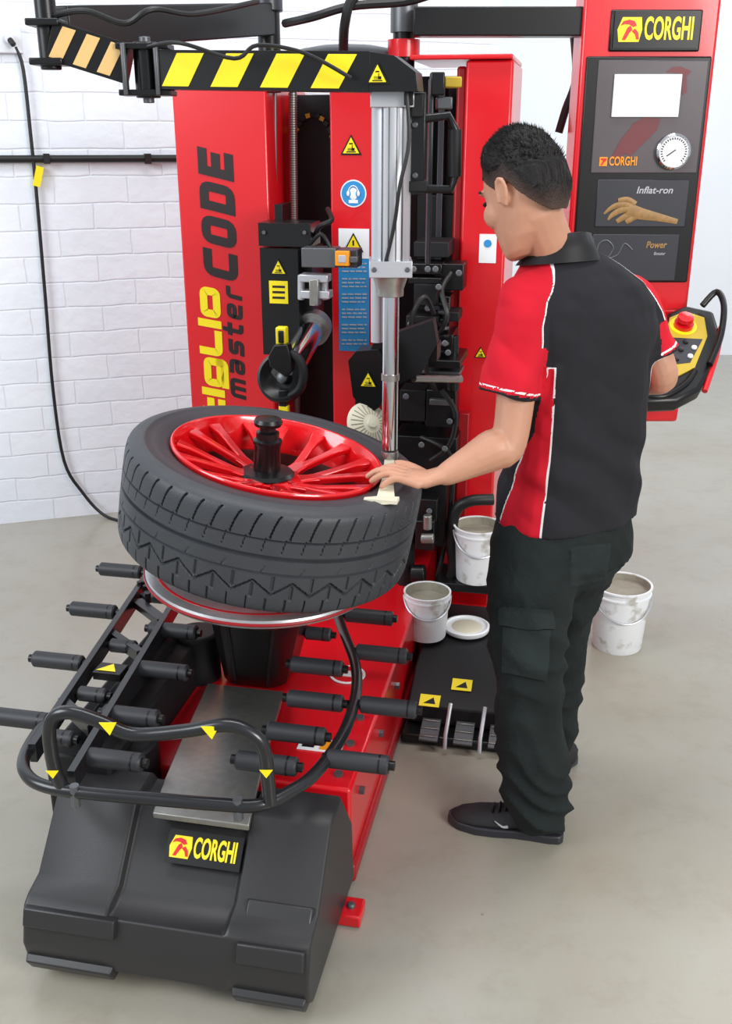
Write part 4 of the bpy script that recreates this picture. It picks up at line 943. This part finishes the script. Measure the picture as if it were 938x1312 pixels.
bm=bmesh.new(); bm.from_mesh(tr.data); bmesh.ops.translate(bm,verts=bm.verts,vec=off); bv=BVHTree.FromBMesh(bm); bm.free()
def patch(b,quad,nx,ny,lift,m):
    g=[]
    for j in range(ny+1):
        row=[]
        for i in range(nx+1):
            s=i/nx;t=j/ny
            x=(quad[0][0]*(1-s)+quad[1][0]*s)*(1-t)+(quad[3][0]*(1-s)+quad[2][0]*s)*t
            y=(quad[0][1]*(1-s)+quad[1][1]*s)*(1-t)+(quad[3][1]*(1-s)+quad[2][1]*s)*t
            d=ray(x,y).normalized(); h=bv.ray_cast(CAM,d)
            if h[0] is None: row.append(None); continue
            edge=min(i,nx-i,j,ny-j)
            row.append(h[0]+h[1]*(lift if edge>0 else -.003))
        g.append(row)
    ok=all(p is not None for r in g for p in r)
    if not ok: return False
    vs=[p for r in g for p in r]; n=nx+1
    b.add(vs,[(j*n+i,j*n+i+1,(j+1)*n+i+1,(j+1)*n+i) for j in range(ny) for i in range(nx)],m); return True
b=B(); o1=patch(b,((644,800),(706,804),(702,872),(644,862)),24,24,.010,POCK)
if not o1: o1=patch(b,((652,800),(706,804),(702,872),(652,862)),24,24,.010,POCK)
o2=patch(b,((642,776),(709,782),(708,808),(642,803)),24,10,.017,POCK)
if not o2: o2=patch(b,((650,776),(709,782),(708,808),(650,803)),24,10,.017,POCK)
if o1 or o2: b.done('cargo_pocket',PE,label='flapped thigh pocket',ang=50)
b=B()
if patch(b,((727,700),(785,694),(778,745),(730,755)),16,16,.005,POCK): b.done('back_pocket',PE,ang=50)
# shoes
def shoe(toe,heel,name='shoe'):
    d=(toe-heel); L=d.length; d.normalize(); s=Z.cross(d).normalized(); b=B(); rings=[]
    for t,wd2,h in((0,.022,.05),(.03,.034,.075),(.12,.038,.085),(.28,.038,.088),(.42,.040,.078),(.58,.046,.063),(.75,.047,.053),(.9,.037,.042),(.97,.022,.030),(1,.008,.02)):
        c=heel+d*L*t; rings.append([c+s*wd2*cos(a)*(1 if sin(a)<.3 else .85)+Z*(.012+max(-.0,(h-.012)*(.5+.5*sin(a)))) for a in [2*pi*j/20 for j in range(20)]])
    b.loft(rings,SHOE)
    sh=b.done(name,PE,label='black athletic shoe',ang=180)
    b=B(); rs_=[]
    for t,wd2 in((0,.026),(.03,.037),(.12,.041),(.3,.040),(.42,.041),(.58,.048),(.75,.050),(.9,.040),(.97,.026),(1.01,.01)):
        c=heel+d*L*t; rs_.append((c+s*wd2,c-s*wd2))
    poly=[p[0] for p in rs_]+[p[1] for p in reversed(rs_)]
    b.prism([V((p.x,p.y,.0)) for p in poly],Z*.024,DGR2); b.done('sole',sh,.004)
    side=s if (s.y<0) else -s
    c=heel+d*L*.52+side*.044+Z*.045
    b=B(); b.tube([c-d*.014-Z*.006,c-Z*.009,c+d*.02+Z*.005],0,TXL,8,3,rr=[.004,.003,.001]); b.done('logo_stripe',sh,label='small pale curved stripe')
    b=B()
    for k in range(4):
        t=.45+k*.055; c=heel+d*L*t+Z*(.083-k*.006); b.tube([c+s*.022-Z*.008,c+Z*.002,c-s*.022-Z*.008],.003,BLK,6,3)
    b.done('laces',sh)
toe=atZ(576,1050,.0); heel=atZ(722,1072,.0); toe.z=0; heel.z=0
shoe(toe,heel)
h2=V((ra.x+.06,ra.y-.03,0)); shoe(h2+V((-.62,.72,0)).normalized()*.27,h2)
# mounting tool
b=B(); P=atZ(494,632,.985); q0=V((xx0+.002,2.29,zb-.035))
P.z=tz(P.x,P.y)+.005; P=P+V((0,.012,0))
b.lathe([(0,0),(.020,0),(.021,-.01),(.018,-.03),(0,-.03)],q0,Z,STEEL,20)
b.loft([[c+V((a_*cos(2*pi*j/20),bb*sin(2*pi*j/20),hh*(1 if sin(2*pi*j/20+.3)>0 else -1)*.5)) for j in range(20)] for c,a_,bb,hh in((q0-Z*.022,.012,.018,.010),(q0.lerp(P,.5)-Z*.012,.012,.018,.009),(P,.020,.014,.008))],CREAM)
b.prism([P+V((x,y,-.004)) for x,y in((-.046,-.004),(.024,-.015),(.030,.010),(-.01,.016),(-.044,.008))],Z*.009,CREAM)
b.done('mounting_tool',TC,.002,label='cream plastic mounting head')
# ------------------------------------------------ lights / world / camera
wd_=bpy.data.worlds.new('w'); sc.world=wd_; wd_.use_nodes=True; bg=wd_.node_tree.nodes['Background']; bg.inputs[0].default_value=(.91,.96,1,1); bg.inputs[1].default_value=.60
def area(loc,tgt,sx,sy,e,c=(1,1,1)):
    l=bpy.data.lights.new('window_and_fill_light','AREA'); l.shape='RECTANGLE'; l.size=sx; l.size_y=sy; l.energy=e; l.color=c
    o=bpy.data.objects.new('window_and_fill_light',l); o.location=loc; o.rotation_euler=(V(tgt)-V(loc)).to_track_quat('-Z','Y').to_euler(); link(o)
area((3.4,-1.5,3.0),(0,2.6,.8),2.2,1.8,210,(1,.98,.95)); area((-3.5,.5,3.0),(0,3,.8),2.0,2.0,120,(.91,.96,1)); area((2.8,5,3.3),(1.5,6.5,.5),2,2,62)  # right lamp stands for the windows, left one fills, third added for back wall
area((0,2.5,4.2),(0,2.6,0),3,.5,60)  # overhead area lamp added for soft light from above, no window there
cd=bpy.data.cameras.new('camera'); cam=bpy.data.objects.new('camera',cd); link(cam); cam.location=CAM
cam.rotation_euler=(pi/2-TH,0,0); cd.sensor_fit='VERTICAL'; cd.sensor_height=36; cd.sensor_width=36*938/1312; cd.lens=36*FP/1312; cd.clip_start=.05
sc.camera=cam
